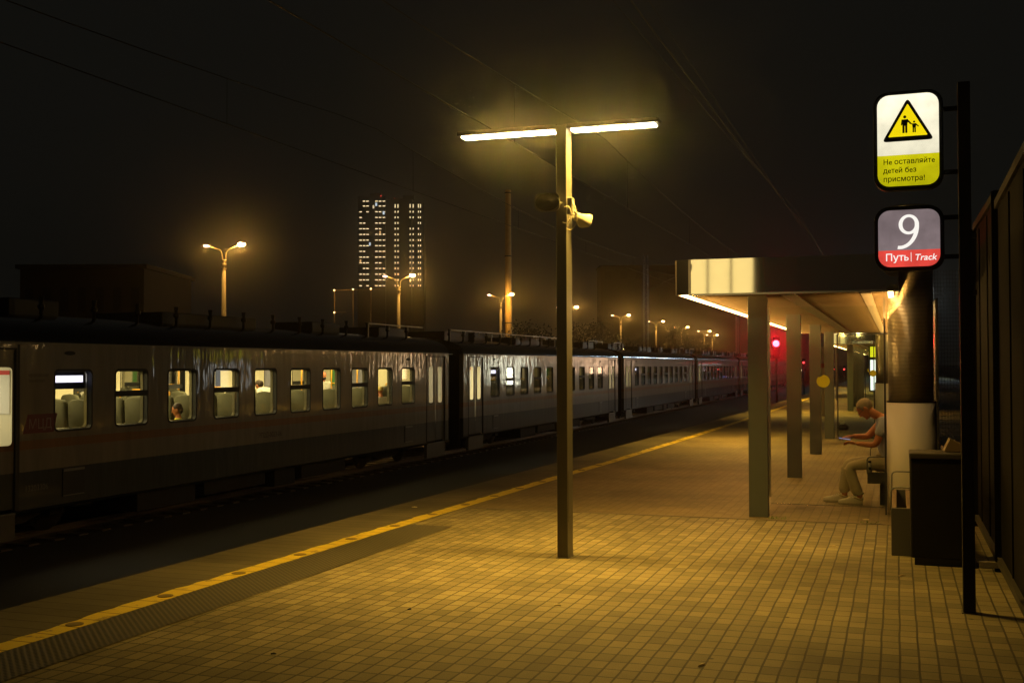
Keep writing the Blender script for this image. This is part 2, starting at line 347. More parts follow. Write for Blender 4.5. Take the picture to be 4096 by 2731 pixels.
for i, y in enumerate(LAMP_Y[1:]):
    c = copy_tree(lamp); c.location = (-2.655 + .02 * i, y, 0)
    c['label'] = ['T-shaped platform lamp behind the nearest shelter column', 'T-shaped platform lamp beyond the first shelter', 'T-shaped platform lamp beside the second shelter',
                  'T-shaped platform lamp just past the second shelter', 'farthest T-shaped platform lamp at the end of the row'][i]
tag(lamp, group='T-shaped lamps along the platform')
# halo round the near lamp: added spots aimed at the viewer light the haze
for s in (-1, 1):
    for k in range(3):
        ld = bpy.data.lights.new('halo_spot', 'SPOT'); ld.energy = 105; ld.color = (1.0, .58, .11); ld.spot_size = radians(56); ld.spot_blend = 1.0; ld.shadow_soft_size = .09
        lo = bpy.data.objects.new('halo_spot', ld); COL.objects.link(lo); lo.parent = lamp
        lo.location = ((.17 + .25 * k) * s - (.06 if s < 0 else 0), -.12, 3.57); lo.rotation_euler = (radians(-82), 0, radians(180 - 163.5))
# loudspeakers on the pole (near lamp only)
def horn(name, label, loc, M, lit):
    t = thing(name, label, 'loudspeaker', loc, 'loudspeakers on the lamp pole')
    g = MB(); q_ = .72 if lit else 1.0; secs = [(d_ * q_, a_ * q_, b__ * q_) for d_, a_, b__ in ((0, .105, .08), (.02, .105, .08), (.05, .085, .066), (.13, .055, .045), (.17, .05, .045), (.2, .04, .035))]
    n = 20; vs = []
    for d, a, b_ in secs:
        for k in range(n):
            q = 2 * pi * k / n; c_, s_ = cos(q), sin(q); e = .55
            vs.append(M @ Vector((a * abs(c_) ** e * (1 if c_ > 0 else -1), d, b_ * abs(s_) ** e * (1 if s_ > 0 else -1))))
    fs = [(i * n + k, i * n + (k + 1) % n, (i + 1) * n + (k + 1) % n, (i + 1) * n + k) for i in range(len(secs) - 1) for k in range(n)]
    g._add(vs, fs, True); g.f.append(tuple((len(secs) - 1) * n + k for k in range(n))); g.sm.append(False)
    g.build('horn', M_hs, t)
    g = MB(); vs = []
    for a, b_, d in ((.1 * q_, .075 * q_, .004), (.03, .024, .06 * q_)):
        for k in range(n):
            q = 2 * pi * k / n; vs.append(M @ Vector((a * cos(q) * .98, d, b_ * sin(q) * .98)))
    g._add(vs, [(k, (k + 1) % n, n + (k + 1) % n, n + k) for k in range(n)], True); g.f.append(tuple(n + k for k in range(n))); g.sm.append(False)
    g.build('horn_throat', M_dark, t)
    return t
M_hs = pm('speaker_plastic', (.34, .32, .27), .5, 0, .08)
h1 = horn('horn_loudspeaker', 'dark horn loudspeaker facing the viewer on the left of the lamp pole', (-2.735, 9.0, 2.955), Matrix.Rotation(radians(12), 3, 'Z'), 0)
MB().tube([(-.0, .19, 0), (.06, .14, .0), (.10, .16, .02)], .012).build('bracket', M_grey, h1)
h2 = horn('horn_loudspeaker', 'pale horn loudspeaker turned away on the right of the lamp pole', (-2.50, 9.36, 2.83), Matrix.Rotation(radians(150), 3, 'Z') @ Matrix.Rotation(radians(16), 3, 'X'), 1)
MB().tube([(-.03, -.1, .03), (-.06, -.14, .07), (-.11, -.14, .09)], .012).build('bracket', M_grey, h2)
jb = thing('junction_box', 'small grey junction box with looping cables on the lamp pole', 'junction box', (-2.592, 9.12, 2.86))
MB().box(0, .045, -.02, .05, 0, .14).build('box', M_grey, jb, .006)
g = MB()
def loop(c, rx, rz, a0, a1, y, n=18): return [(c[0] + rx * cos(radians(a0 + (a1 - a0) * i / n)), y, c[1] + rz * sin(radians(a0 + (a1 - a0) * i / n))) for i in range(n + 1)]
g.tube([(.045, .0, .11)] + loop((.02, -.02), .065, .11, 60, -120, -.01)[3:], .0035, 6)
g.tube([(-.02, -.03, .06)] + loop((-.01, -.0), .05, .075, 100, -120, -.035)[3:], .0035, 6)
g.build('cable', pm('cable_grey', (.4, .35, .25), .5), jb)
# ------------------------------------------------------------------ shelter
def ceiling_mat():
    return pm('ceiling_slats_paint', (.72, .58, .30), .30, .45, .1, 3)
M_mirror = pm('polished_steel_fascia', (.60, .58, .52), .035, .945, .05, 2, .035, 1.3, stretch=(1, 1, .35))
M_brush = pm('brushed_steel_trim', (.55, .52, .46), .25, 1.0, .06, 5)
M_perf = bpy.data.materials.new('perforated_corrugated_steel'); M_perf.use_nodes = True; N, L = nt(M_perf); b = N['Principled BSDF']
b.inputs['Metallic'].default_value = .7; b.inputs['Roughness'].default_value = .36
tc = N.new('ShaderNodeTexCoord'); mp = N.new('ShaderNodeMapping'); L.new(tc.outputs['Object'], mp.inputs[0])
wv = N.new('ShaderNodeTexWave'); wv.bands_direction = 'Z'; wv.inputs['Scale'].default_value = 22; L.new(mp.outputs[0], wv.inputs['Vector'])
no = N.new('ShaderNodeTexNoise'); no.inputs['Scale'].default_value = 3; mp2 = N.new('ShaderNodeMapping'); mp2.inputs['Scale'].default_value = (5, 5, .1); L.new(tc.outputs['Object'], mp2.inputs[0]); L.new(mp2.outputs[0], no.inputs['Vector'])
ad = N.new('ShaderNodeMath'); L.new(wv.outputs[0], ad.inputs[0]); L.new(no.outputs[0], ad.inputs[1])
bp = N.new('ShaderNodeBump'); bp.inputs['Strength'].default_value = .7; bp.inputs['Distance'].default_value = .006; L.new(ad.outputs[0], bp.inputs['Height']); L.new(bp.outputs[0], b.inputs['Normal'])
cr = N.new('ShaderNodeValToRGB'); cr.color_ramp.elements[0].color = (.22, .20, .16, 1); cr.color_ramp.elements[1].color = (.42, .38, .30, 1); L.new(wv.outputs[0], cr.inputs[0]); L.new(cr.outputs[0], b.inputs['Base Color'])
M_col = pm('column_grey_paint', (.056, .065, .066), .5, .1, .1, 6, .12, 120)
M_glass = glassm('shelter_glass', (.93, .96, .92), .55)
M_dot = pm('yellow_glass_marker', (.95, .85, .03), .6, 0, .06, 8)
M_led = em('led_strip', (1.0, .62, .24), 16)
def cyl_pts(cx, cy, r, a0, a1, n): return [(cx + r * cos(radians(a0 + (a1 - a0) * i / n)), cy + r * sin(radians(a0 + (a1 - a0) * i / n))) for i in range(n + 1)]
def make_shelter():
    """origin: x=0 world, y = front fascia plane"""
    t = thing('platform_shelter', 'nearest platform shelter with mirrored fascia, slatted lit ceiling and square columns', 'shelter', (0, 11.8, 0), 'shelters along the platform')
    L_ = 15.2; x0, x1, zb, zt = -2.2, .02, 2.335, 2.70
    g = MB().box(x0 + .15, x1, 0, .03, zb, zt)
    g.build('front_fascia', M_mirror, t)
    MB().box(x0 + .155, x1, -.012, .0, zb - .012, zb + .008).build('fascia_edge', M_brush, t)
    MB().box(x0 + .15, x0 + .175, -.008, -.001, zb + .009, zt).build('fascia_joint', M_cream, t)
    g = MB().prism([(x0, 0.08), (x0 + .02, .03), (x0 + .15, .0), (x0 + .15, .03), (x0 + .03, .08)], 'z', zb, zt); g.build('corner_panel', pm('dark_corner_steel', (.10, .095, .08), .3, .8, .1), t)
    MB().box(x0, x0 + .03, .08, L_, zb, zt).build('side_fascia', M_mirror, t)
    MB().box(x1 - .03, x1, .03, L_, zb, zt).build('rear_fascia', M_mirror, t)
    MB().box(x0 + .03, x1 - .03, L_ - .03, L_, zb, zt).build('end_fascia', M_mirror, t)
    MB().box(x0 + .03, x1 - .03, .03, L_ - .03, zt - .04, zt - .01).build('roof_deck', M_dark, t)
    g = MB(); lip = MB(); y = .05
    while y < L_ - .3:
        lip.box(x0 + .16, x1 - .03, y + .215, y + .225, zb - .012, zb + .0035); g._add([(x0 + .16, y, zb + .030), (x1 - .03, y, zb + .030), (x1 - .03, y + .225, zb + .004), (x0 + .16, y + .225, zb + .004), (x0 + .16, y, zb + .034), (x1 - .03, y, zb + .034), (x1 - .03, y + .225, zb + .034), (x0 + .16, y + .225, zb + .034)], [(0, 1, 2, 3), (3, 2, 6, 7), (4, 7, 6, 5), (0, 3, 7, 4), (1, 5, 6, 2), (0, 4, 5, 1)]); y += .25
    ce = g.build('ceiling', ceiling_mat(), t); lip.build('slat_joint', pm('slat_joint_brown', (.05, .035, .018), .6), ce)  # dark brown lip along the end of each slat
    MB().box(x0 + .17, x1 - .04, .04, L_ - .04, zb + .036, zb + .040).build('ceiling_backing', M_black, t)
    MB().box(-1.12, -.98, .04, L_ - .1, zb - .02, zb + .011).build('ceiling_beam', pm('beam_grey', (.10, .09, .075), .35, .5, .2), t)
    MB().box(-.34, -.24, .04, L_ - .1, zb - .02, zb + .011).build('ceiling_beam', MATS['beam_grey'], t)
    for y0 in range(5):
        led = MB().box(x0 + .055, x0 + .10, .08 + y0 * 3.0, .08 + y0 * 3.0 + 2.96, zb - .006, zb + .012).build('light_strip', M_led, t)
    area('strip_glow', t, (x0 + .08, L_ / 2, zb - .01), .05, L_ - .3, 55, (1.0, .50, .13))
    area('ceiling_fill', t, (x0 + .11, L_ / 2, zb - .24), .03, L_ - .3, 520, (1.0, .55, .13), (0, radians(-140), 0), spread=150)  # added fill below the strip, no fixture there; brightens the ceiling
    MB().box(x1 - .10, x1 - .05, .10, L_ - .1, zb - .012, zb + .002).build('light_strip', M_led, t)
    area('ceiling_fill', t, (x1 - .12, L_ / 2, zb - .24), .03, L_ - .3, 560, (1.0, .52, .12), (0, radians(160), 0), spread=130)  # second added fill without a fixture, lights the ceiling from the rear side
    # columns
    for i, y in enumerate((.45, 4.88, 9.38, 13.85)):
        MB().box(-1.50, -1.30, y, y + .12, 0, zb - .001).build('column', M_col, t, .004)
    # glass screens with markers
    for j, y in enumerate((1.48, 14.3)):
        fx = -1.262 if j else -1.405
        gl = MB().box(fx + .03, -.15, y, y + .01, .03, 2.26).build('glass_screen', M_glass, t)
        g = MB().box(fx, fx + .03, y - .01, y + .02, 0.03 if j else .1, 2.27)
        if j: g.box(-1.232, -.15, y - .01, y + .02, .0, .03); g.box(-1.262, -.15, y - .01, y + .02, 2.262, 2.29)
        else: g.box(fx + .03, -.15, y - .001, y + .009, .022, .029)
        g.build('screen_frame', M_brush if not j else M_dark, gl)
        pts = cyl_pts(-.79 if j == 0 else -.5, 1.42, .072, 0, 360, 24)[:-1]
        if j == 0:
            pts = []
            for k in range(28):
                a = 2 * pi * k / 28; r_ = .072
                if 95 < math.degrees(a) < 135: r_ = .060
                pts.append((-.79 + r_ * cos(a), 1.42 + r_ * sin(a)))
        MB().prism(pts, 'y', y - .004, y - .001).build('marker', M_dot, gl)
    # round service columns at both ends
    for k, (y, cx_) in enumerate(((1.15, .14), (14.75, -.22))):
        c0 = MB(); c0.tube([(cx_, y, 1.212), (cx_, y, 3.3 if k == 0 else 2.3)], .232, 40); c0.build('round_column', M_perf, t)
        g = MB(); P = cyl_pts(cx_, y, .25, 130, 410, 40); P2 = cyl_pts(cx_, y, .236, 130, 410, 40)[::-1]
        g.prism(P + P2, 'z', 0.0, 1.2, True); g.build('column_cladding', M_cream, t)
        MB().box(cx_ - .275, cx_ - .255, y - .12, y - .10, 0, 2.33).build('column_trim', M_dark, t)
        MB().tube([(cx_, y, 1.2), (cx_, y, 1.214)], .252, 40).build('cladding_cap', M_black, t)
    MB().box(.39, .41, .9, L_, 0, 2.3).build('rear_screen', pm('rear_screen_dark', (.05, .048, .042), .4, .3, .2), t)
    return t
sh = make_shelter()
for i, (y, dx) in enumerate(((40.9, -.15), (70.0, .0))):
    c = copy_tree(sh); c.location = (dx, y, 0)
    c['label'] = ['second platform shelter seen through the first one', 'farthest of the three platform shelters'][i]
# ------------------------------------------------------------------ benches
def make_bench(y, ln, label, xo=0):
    t = thing('platform_bench', label, 'bench', (xo, y, 0), 'benches facing the track')
    for k, yy in enumerate((0, ln - .03)):
        MB().box(-.33, .12, yy, yy + .03, .0 if xo == 0 else .27, .40).build('side_panel', M_dk2, t, .006)
    g = MB(); 
    for k in range(4): g.box(-.325 + k * .12, -.285 + k * .12, .031, ln - .031, .37, .398)
    g.build('seat', M_wood, t, .004)
    MB().box(-.325, -.30, .04, ln - .04, .29, .36).box(.07, .1, .04, ln - .04, .29, .36).build('seat_frame', M_dk2, t)
    g = MB()
    for k in range(3): g.box(.12, .145, .0, ln, .5 + k * .12, .59 + k * .12)
    g.build('backrest', M_wood, t, .004)
    for yy in (.02, ln - .02):
        g = MB(); P = [(-.33, yy, .38), (-.33, yy, .53)] + [(-.33 + .04 * (1 - cos(radians(a))), yy, .53 + .04 * sin(radians(a))) for a in (30, 60, 90)] + [(.12, yy, .57)]
        g.tube(P, .008, 8); g.build('armrest', M_grey, t)
    if xo:
        for yy in (.3, ln - .4): MB().box(-.2, -.12, yy, yy + .06, 0, .29).build('leg', M_dk2, t)
    return t
M_dk2 = pm('charcoal_bench_steel', (.055, .055, .055), .5, .2, .2)
make_bench(10.12, 1.55, 'charcoal bench with steel arm loops between the bin and the cream column').location.x = .27
b2 = make_bench(13.42, 1.7, 'bench inside the shelter on which the man sits', .001)
# bin
t = thing('waste_bin', 'large black rectangular waste bin with tilted lid beside the sign pole', 'waste bin', (.09, 9.68, 0))
MB().box(0, .46, 0, .42, .06, .85).build('body', M_black, t, .012)
MB().box(.03, .43, .03, .39, 0, .06).build('plinth', M_dark, t)
MB().box(-.005, .465, -.008, .428, .85, .895).build('rim', pm('bin_rim', (.04, .036, .03), .5), t, .01)
g = MB().prism([(.26, .896), (.31, 1.0), (.46, .93), (.46, .896)], 'y', .2, .44); g.build('lid', pm('bin_lid_brown', (.16, .11, .06), .6), t, .005)
MB().box(.5, .86, .0, .05, .03, .075).build('ground_bar', pm('bar_grey', (.2, .18, .14), .5), tag(thing('ground_rail', 'low grey steel ground bar between the bin and the tall fence', 'ground rail', (.09, 9.55, 0))))
# ------------------------------------------------------------------ sign pole with two lit signs
t = thing('sign_post', 'tall black post standing nearest on the right edge of the platform', 'sign post', (.425, 7.95, 0))
MB().box(-.035, .04, -.04, .04, 0, 3.44).build('post', pm('post_black', (.02, .019, .016), .7, 0, .2, spec=.2), t, .004)
MB().box(-.045, .05, -.05, .05, 0, .006).build('base_plate', M_dark, t, .001)
for z in (2.30, 2.56, 2.86, 3.28): MB().box(-.36, .0, .082, .10, z, z + .03).build('sign_bracket', M_black, t)
g = MB()
for z in (2.05, 2.42): g.box(.04, .07, -.02, .02, z, z + .035)
g.build('clamp', M_dark, t)
def lit_mat(name, f):
    m = bpy.data.materials.new(name); m.use_nodes = True; N, L = nt(m); N.remove(N['Principled BSDF'])
    e = N.new('ShaderNodeEmission'); tc = N.new('ShaderNodeTexCoord'); sp = N.new('ShaderNodeSeparateXYZ'); L.new(tc.outputs['Object'], sp.inputs[0])
    no = N.new('ShaderNodeTexNoise'); no.inputs['Scale'].default_value = 7; no.inputs['Detail'].default_value = 4; L.new(tc.outputs['Object'], no.inputs['Vector'])
    f(N, L, e, sp, no); L.new(e.outputs[0], N['Material Output'].inputs[0]); return m
def split(zc, lo, hi, slo, shi, grad=0.0, dirt=.12, dirtcol=None):
    def f(N, L, e, sp, no):
        gt = N.new('ShaderNodeMath'); gt.operation = 'GREATER_THAN'; gt.inputs[1].default_value = zc; L.new(sp.outputs['Z'], gt.inputs[0])
        mx = N.new('ShaderNodeMix'); mx.data_type = 'RGBA'; mx.inputs['A'].default_value = (*lo, 1); mx.inputs['B'].default_value = (*hi, 1)
        L.new(gt.outputs[0], mx.inputs['Factor']); L.new(mx.outputs['Result'], e.inputs[0])
        mr = N.new('ShaderNodeMapRange'); mr.inputs['From Min'].default_value = .3; mr.inputs['From Max'].default_value = .6; mr.inputs['To Min'].default_value = 1 - dirt; mr.inputs['To Max'].default_value = 1
        L.new(no.outputs[0], mr.inputs['Value'])
        s1 = N.new('ShaderNodeMapRange'); s1.inputs['From Min'].default_value = -.3; s1.inputs['From Max'].default_value = .32; s1.inputs['To Min'].default_value = 1 - grad; s1.inputs['To Max'].default_value = 1 + grad
        L.new(sp.outputs['Z'], s1.inputs['Value'])
        s2 = N.new('ShaderNodeMix'); s2.inputs['A'].default_value = slo; s2.inputs['B'].default_value = shi; L.new(gt.outputs[0], s2.inputs['Factor'])
        a = N.new('ShaderNodeMath'); a.operation = 'MULTIPLY'; L.new(mr.outputs[0], a.inputs[0]); L.new(s1.outputs[0], a.inputs[1])
        b_ = N.new('ShaderNodeMath'); b_.operation = 'MULTIPLY'; L.new(a.outputs[0], b_.inputs[0]); L.new(s2.outputs[0], b_.inputs[1]); L.new(b_.outputs[0], e.inputs[1])
    return f
INK = pm('sign_ink', (.012, .011, .008), .7, 0, .1)
def sign_case(name, label, cx, cz, w, h, mat, r, rz=radians(-2.5)):
    t = thing(name, label, 'sign', (cx, 7.93, cz), None, rz)
    MB().prism(rr(-w / 2 - .026, w / 2 + .026, -h / 2 - .026, h / 2 + .026, r + .02, 7), 'y', .004, .08).build('casing', M_black, t, .006)
    MB().prism(rr(-w / 2, w / 2, -h / 2, h / 2, r, 7), 'y', -.004, .003).build('lit_face', mat, t)
    return t
W_, H_ = .385, .605
s1 = sign_case('warning_sign', 'tall lit sign with a yellow warning triangle and yellow text panel', .082, 3.085, W_, H_,
               lit_mat('warning_face', split(-.0975, (.92, .84, .006), (1.0, .93, .68), .80, .98, .34, .22)), .075)
def tri(cx, cz, w, h, r, n=5):
    V = [(cx - w / 2, cz - h / 2), (cx + w / 2, cz - h / 2), (cx, cz + h / 2)]; o = []
    G = (cx, cz - h / 2 + h / 3)
    for i, (vx, vz) in enumerate(V):
        p = V[i - 1]; q = V[(i + 1) % 3]
        d1 = Vector((p[0] - vx, p[1] - vz)).normalized(); d2 = Vector((q[0] - vx, q[1] - vz)).normalized()
        for k in range(n):
            u = k / (n - 1); o.append((vx + (d1 * (1 - u) ** 2 + d2 * u ** 2).x * r, vz + (d1 * (1 - u) ** 2 + d2 * u ** 2).y * r))
    return o
MB().prism(tri(0, .135, .325, .285, .03), 'y', -.0065, -.0045).build('warning_triangle', INK, s1)
MB().prism(tri(0, .131, .247, .215, .008), 'y', -.0085, -.007).build('triangle_field', em('triangle_yellow', (.98, .76, .004), .92), s1)
g = MB()
def pict(cx, z0, h, arm_l, arm_r):
    u = h
    g.prism([(cx + .085 * u * cos(a * pi / 8), z0 + .9 * u + .085 * u * sin(a * pi / 8)) for a in range(16)], 'y', -.0105, -.009)
    g.prism([(cx - .17 * u, z0 + .76 * u), (cx + .17 * u, z0 + .76 * u), (cx + .13 * u, z0 + .42 * u), (cx + .13 * u, z0), (cx + .02 * u, z0), (cx + .015 * u, z0 + .4 * u), (cx - .015 * u, z0 + .4 * u), (cx - .02 * u, z0), (cx - .13 * u, z0), (cx - .13 * u, z0 + .42 * u)], 'y', -.0105, -.009)
    for a in (arm_l, arm_r): g.prism(a, 'y', -.0105, -.009)
px, pz = -.018, .045
pict(px, pz, .118, [(px - .02, pz + .092), (px - .012, pz + .08), (px - .018, pz + .052), (px - .025, pz + .052)], [(px + .014, pz + .094), (px + .04, pz + .064), (px + .036, pz + .058), (px + .008, pz + .078)])
qx = .040
pict(qx, pz, .078, [(qx - .008, pz + .058), (qx - .03, pz + .066), (qx - .03, pz + .059), (qx - .006, pz + .050)], [(qx + .01, pz + .06), (qx + .03, pz + .04), (qx + .025, pz + .036), (qx + .006, pz + .052)])
g.build('pictogram', INK, s1)
for k, ln in enumerate(('Нe оставляйтe', 'дeтeй бeз', 'присмотра!')):
    text('text_line', ln, .0485, INK, s1, Matrix.Translation((-.158, -.006, -.158 - k * .057)) @ FACE_NEG_Y, sx=.97, bold=.0009)
W2, H2 = .385, .375
s2 = sign_case('track_number_sign', 'smaller lit grey and red sign with the white number nine', .082, 2.435, W2, H2,
               lit_mat('track_face', split(-.078, (.85, .075, .055), (.23, .175, .18), .95, .95, -.1, .3)), .075)
WHITE = em('sign_white', (1, .95, .88), .98)
def stroke9():
    g = MB(); n = 40; O = []; I = []
    cx, cz = .0, .090
    for k in range(n):
        a = 2 * pi * k / n; O.append((cx + .0635 * cos(a), cz + .066 * sin(a))); I.append((cx - .0005 + .0385 * cos(a), cz + .0475 * sin(a)))
    g._add([(u, -.0065, v) for u, v in O] + [(u, -.0065, v) for u, v in I], [(i, (i + 1) % n, n + (i + 1) % n, n + i) for i in range(n)])
    L1 = []; L2 = []                                              # tail: from the right side of the bowl round to the lower left
    for k in range(25):
        t = k / 24; a = radians(8 - 108 * t)
        L1.append((-.052 + .1158 * cos(a), .083 + .1435 * sin(a) - .012 * t)); L2.append((-.052 + .0895 * cos(a), .083 + .1215 * sin(a) - .012 * t))
    g._add([(u, -.0067, v) for u, v in L1] + [(u, -.0067, v) for u, v in L2], [(i, i + 1, 25 + i + 1, 25 + i) for i in range(24)])
    return g
stroke9().build('number', WHITE, s2)
pw = text('word', 'Пут', .066, WHITE, s2, Matrix.Translation((-.150, -.006, -.148)) @ FACE_NEG_Y, bold=.0012)
bx = max(v.co.x for v in pw.data.vertices) + .0035; g = MB(); hh = .036
g._add([(bx, 0, 0), (bx + .0072, 0, 0), (bx + .0072, hh, 0), (bx, hh, 0)], [(0, 1, 2, 3)])
A_ = []; B_ = []
for k in range(17):
    a = radians(-90 + 180 * k / 16); A_.append((bx + .0150 + .0120 * cos(a), .0115 + .0115 * sin(a))); B_.append((bx + .0150 + .0052 * cos(a), .0115 + .0055 * sin(a)))
A_ = [(bx + .0073, 0)] + A_ + [(bx + .0073, .023)]; B_ = [(bx + .0073, .006)] + B_ + [(bx + .0073, .017)]
g._add([(u, v, .0002) for u, v in A_] + [(u, v, .0002) for u, v in B_], [(i, i + 1, 19 + i + 1, 19 + i) for i in range(18)])
g.build('word', WHITE, s2).matrix_local = Matrix.Translation((-.150, -.006, -.148)) @ FACE_NEG_Y
text('word', 'Track', .058, WHITE, s2, Matrix.Translation((.032, -.006, -.148)) @ FACE_NEG_Y, shear=.2, bold=.001)
MB().box(.011, .0145, -.0065, -.0045, -.155, -.095).build('divider', WHITE, s2)
# ------------------------------------------------------------------ tall fence on the right and mesh fence
M_fence = pm('dark_noise_panel', (.0032, .0031, .0026), .8, .0, .25, 3, .1, 20, spec=.12, stretch=(1, 1, .1))
t = thing('noise_fence', 'tall dark panel fence along the right edge of the platform', 'fence', (.75, 0, 0))
for a, b_, z0, z1 in ((9.62, 12.2, 2.95, 2.98), (6.6, 9.56, 2.93, 2.86), (3.6, 6.54, 2.95, 3.0), (.6, 3.54, 3.0, 3.0)):
    g = MB(); g._add([(.0, a, .12), (.03, a, .12), (.03, b_, .12), (0, b_, .12), (0, a, z0), (.03, a, z0), (.03, b_, z1), (0, b_, z1)], [(0, 3, 2, 1), (4, 5, 6, 7), (0, 1, 5, 4), (1, 2, 6, 5), (2, 3, 7, 6), (3, 0, 4, 7)])
    k = a + .98
    while k < b_ - .1: g.box(-.010, .0, k, k + .03, .13, min(z0, z1) - .06); k += .98
    g.build('panel', M_fence, t)
    MB().box(-.03, .03, a, b_, .06, .115).build('bottom_rail', pm('fence_rail', (.035, .031, .022), .7, .0, .2), t)
    g = MB(); g._add([(-.025, a, z0 - .05), (.035, a, z0 - .05), (.035, b_, z1 - .05), (-.025, b_, z1 - .05), (-.025, a, z0 + .015), (.035, a, z0 + .015), (.035, b_, z1 + .015), (-.025, b_, z1 + .015)], [(0, 3, 2, 1), (4, 5, 6, 7), (0, 1, 5, 4), (1, 2, 6, 5), (2, 3, 7, 6), (3, 0, 4, 7)])
    g.build('top_rail', MATS['fence_rail'], t)
for y in (3.54, 6.54, 9.56, 12.2):
    MB().box(-.045, .04, y, y + .06, 0, 2.95).build('post', M_fence, t)
t = thing('mesh_fence', 'dark wire mesh screen between the round column and the black post', 'fence', (0, 13.05, 0))
g = MB()
for k in range(12): g.box(.36 + k * .03, .364 + k * .03, 0, .004, .02, 2.62)
for k in range(62): g.box(.36, .70, .0045, .009, .04 + k * .042, .0445 + k * .042)
g.build('wire_mesh', pm('mesh_wire', (.22, .21, .17), .4, .6, .2), t)
MB().box(.700, .745, -.02, .03, 0, 2.68).build('post', pm('mesh_post', (.12, .10, .07), .4, .4, .2), t)
# ------------------------------------------------------------------ people
def skin(joints, edges, root):
    """continuous skinned surface -> list of verts, faces"""
    names = list(joints); bm = bmesh.new(); ly = bm.verts.layers.skin.verify(); V = {}
    for k in names:
        p, r = joints[k]; v = bm.verts.new(p); v[ly].radius = (r, r) if not isinstance(r, tuple) else r; v[ly].use_root = (k == root); V[k] = v
    for a, b_ in edges: bm.edges.new((V[a], V[b_]))
    me = bpy.data.meshes.new('tmp'); bm.to_mesh(me); bm.free()
    o = bpy.data.objects.new('tmp', me); COL.objects.link(o)
    o.modifiers.new('s', 'SKIN'); q = o.modifiers.new('u', 'SUBSURF'); q.levels = 2; q.render_levels = 2
    bpy.context.view_layer.update(); dg = bpy.context.evaluated_depsgraph_get(); r = bpy.data.meshes.new_from_object(o.evaluated_get(dg))
    vs = [v.co.copy() for v in r.vertices]; fs = [tuple(p.vertices) for p in r.polygons]
    bpy.data.objects.remove(o); bpy.data.meshes.remove(me); bpy.data.meshes.remove(r); return vs, fs
def fuse(g, name, mat, parent, voxel=.006, smooth=6):
    o = g.build(name, mat)
    r = o.modifiers.new('r', 'REMESH'); r.mode = 'VOXEL'; r.voxel_size = voxel; r.use_smooth_shade = True
    s = o.modifiers.new('s', 'SMOOTH'); s.factor = .5; s.iterations = smooth
    bpy.context.view_layer.update(); dg = bpy.context.evaluated_depsgraph_get(); me = bpy.data.meshes.new_from_object(o.evaluated_get(dg))
    bpy.data.objects.remove(o); me.name = name; me.materials.clear(); me.materials.append(mat)
    for p in me.polygons: p.use_smooth = True
    n = bpy.data.objects.new(name, me); COL.objects.link(n)
    if parent: n.parent = parent
    return n
SKINM = pm('skin_warm', (.50, .18, .07), .5, 0, .1, 20)
SHIRT = pm('pale_blue_polo', (.38, .40, .52), .85, 0, .08, 14, .35, 30)
KHAKI = pm('khaki_cotton', (.44, .37, .24), .85, 0, .12, 14, .5, 25)
def head_into(g, c, M, s=1.0, ears=True):
    """head: skull, jaw, nose, ears, brow; local +Y = face, +Z = up"""
    def E(p, r, n=16, MM=None):
        g.ell(Vector(c) + M @ (Vector(p) * s), [q * s for q in r], n, M if MM is None else M @ MM)
    E((0, -.012, .022), (.076, .094, .088)); E((0, .035, -.045), (.053, .052, .058)); E((0, .02, -.01), (.064, .072, .075))
    E((0, .094, -.012), (.012, .020, .014)); E((0, .086, .004), (.009, .013, .024)); E((0, .078, -.048), (.024, .013, .008)); E((0, .07, -.08), (.022, .02, .018))
    E((0, .075, .025), (.042, .016, .010))
    if ears:
        for sx in (-1, 1): E((sx * .077, -.008, -.004), (.012, .02, .032))
def hand_into(g, w, d, up, side=1, curl=.5, L_=.085):
    """palm at wrist w, direction d, back-of-hand normal up; five fingers"""
    w = Vector(w); d = Vector(d).normalized(); up = Vector(up).normalized(); a = d.cross(up).normalized() * side
    M = Matrix((a, d, up)).transposed()
    g.ell(w + d * .045, (.038, .05, .017), 12, M)
    for k, (o, ln) in enumerate(((-.028, .07), (-.010, .08), (.009, .077), (.026, .062))):
        p0 = w + d * .075 + a * o; p1 = p0 + d * ln * .45 - up * ln * .1 * curl * 2; p2 = p1 + d * ln * .3 - up * ln * .35 * curl * 2; p3 = p2 + (d * .1 - up * .25 * curl * 2) * ln
        g.tube([p0, p1, p2, p3], [.009, .0085, .008, .0065], 8)
    p0 = w + d * .025 - a * .03; p1 = p0 - a * .024 + d * .025 - up * .008; p2 = p1 + d * .03 + a * .004
    g.tube([p0, p1, p2], [.012, .011, .008], 8)
# --- the seated man (faces -X)
MY = 13.78
man = thing('person', 'man in pale polo shirt and khaki trousers sitting bent over his phone', 'person', (0, MY, 0))
g = MB()
HM = Matrix.Rotation(radians(90), 3, 'Z') @ Matrix.Rotation(radians(-52), 3, 'X')
head_into(g, (-.355, 0, 1.095), HM)
J = {'ch': ((-.13, 0, .92), .10), 'nb': ((-.20, 0, 1.0), .062), 'nk': ((-.28, 0, 1.055), .055), 'hd': ((-.33, 0, 1.08), .055),
     'sl': ((-.15, -.16, .955), .055), 'el': ((-.235, -.215, .69), .042), 'wl': ((-.46, -.09, .70), .026),
     'sr': ((-.16, .16, .955), .055), 'er': ((-.335, .20, .76), .042), 'wr': ((-.50, .04, .775), .026), 'pv': ((-.05, 0, .52), .1)}
vs, fs = skin(J, [('pv', 'ch'), ('ch', 'nb'), ('nb', 'nk'), ('nk', 'hd'), ('ch', 'sl'), ('sl', 'el'), ('el', 'wl'), ('ch', 'sr'), ('sr', 'er'), ('er', 'wr')], 'pv')
g._add(vs, fs, True)
hand_into(g, (-.455, -.085, .70), (-1, .25, .12), (-.1, -.35, -1), 1, -.35)
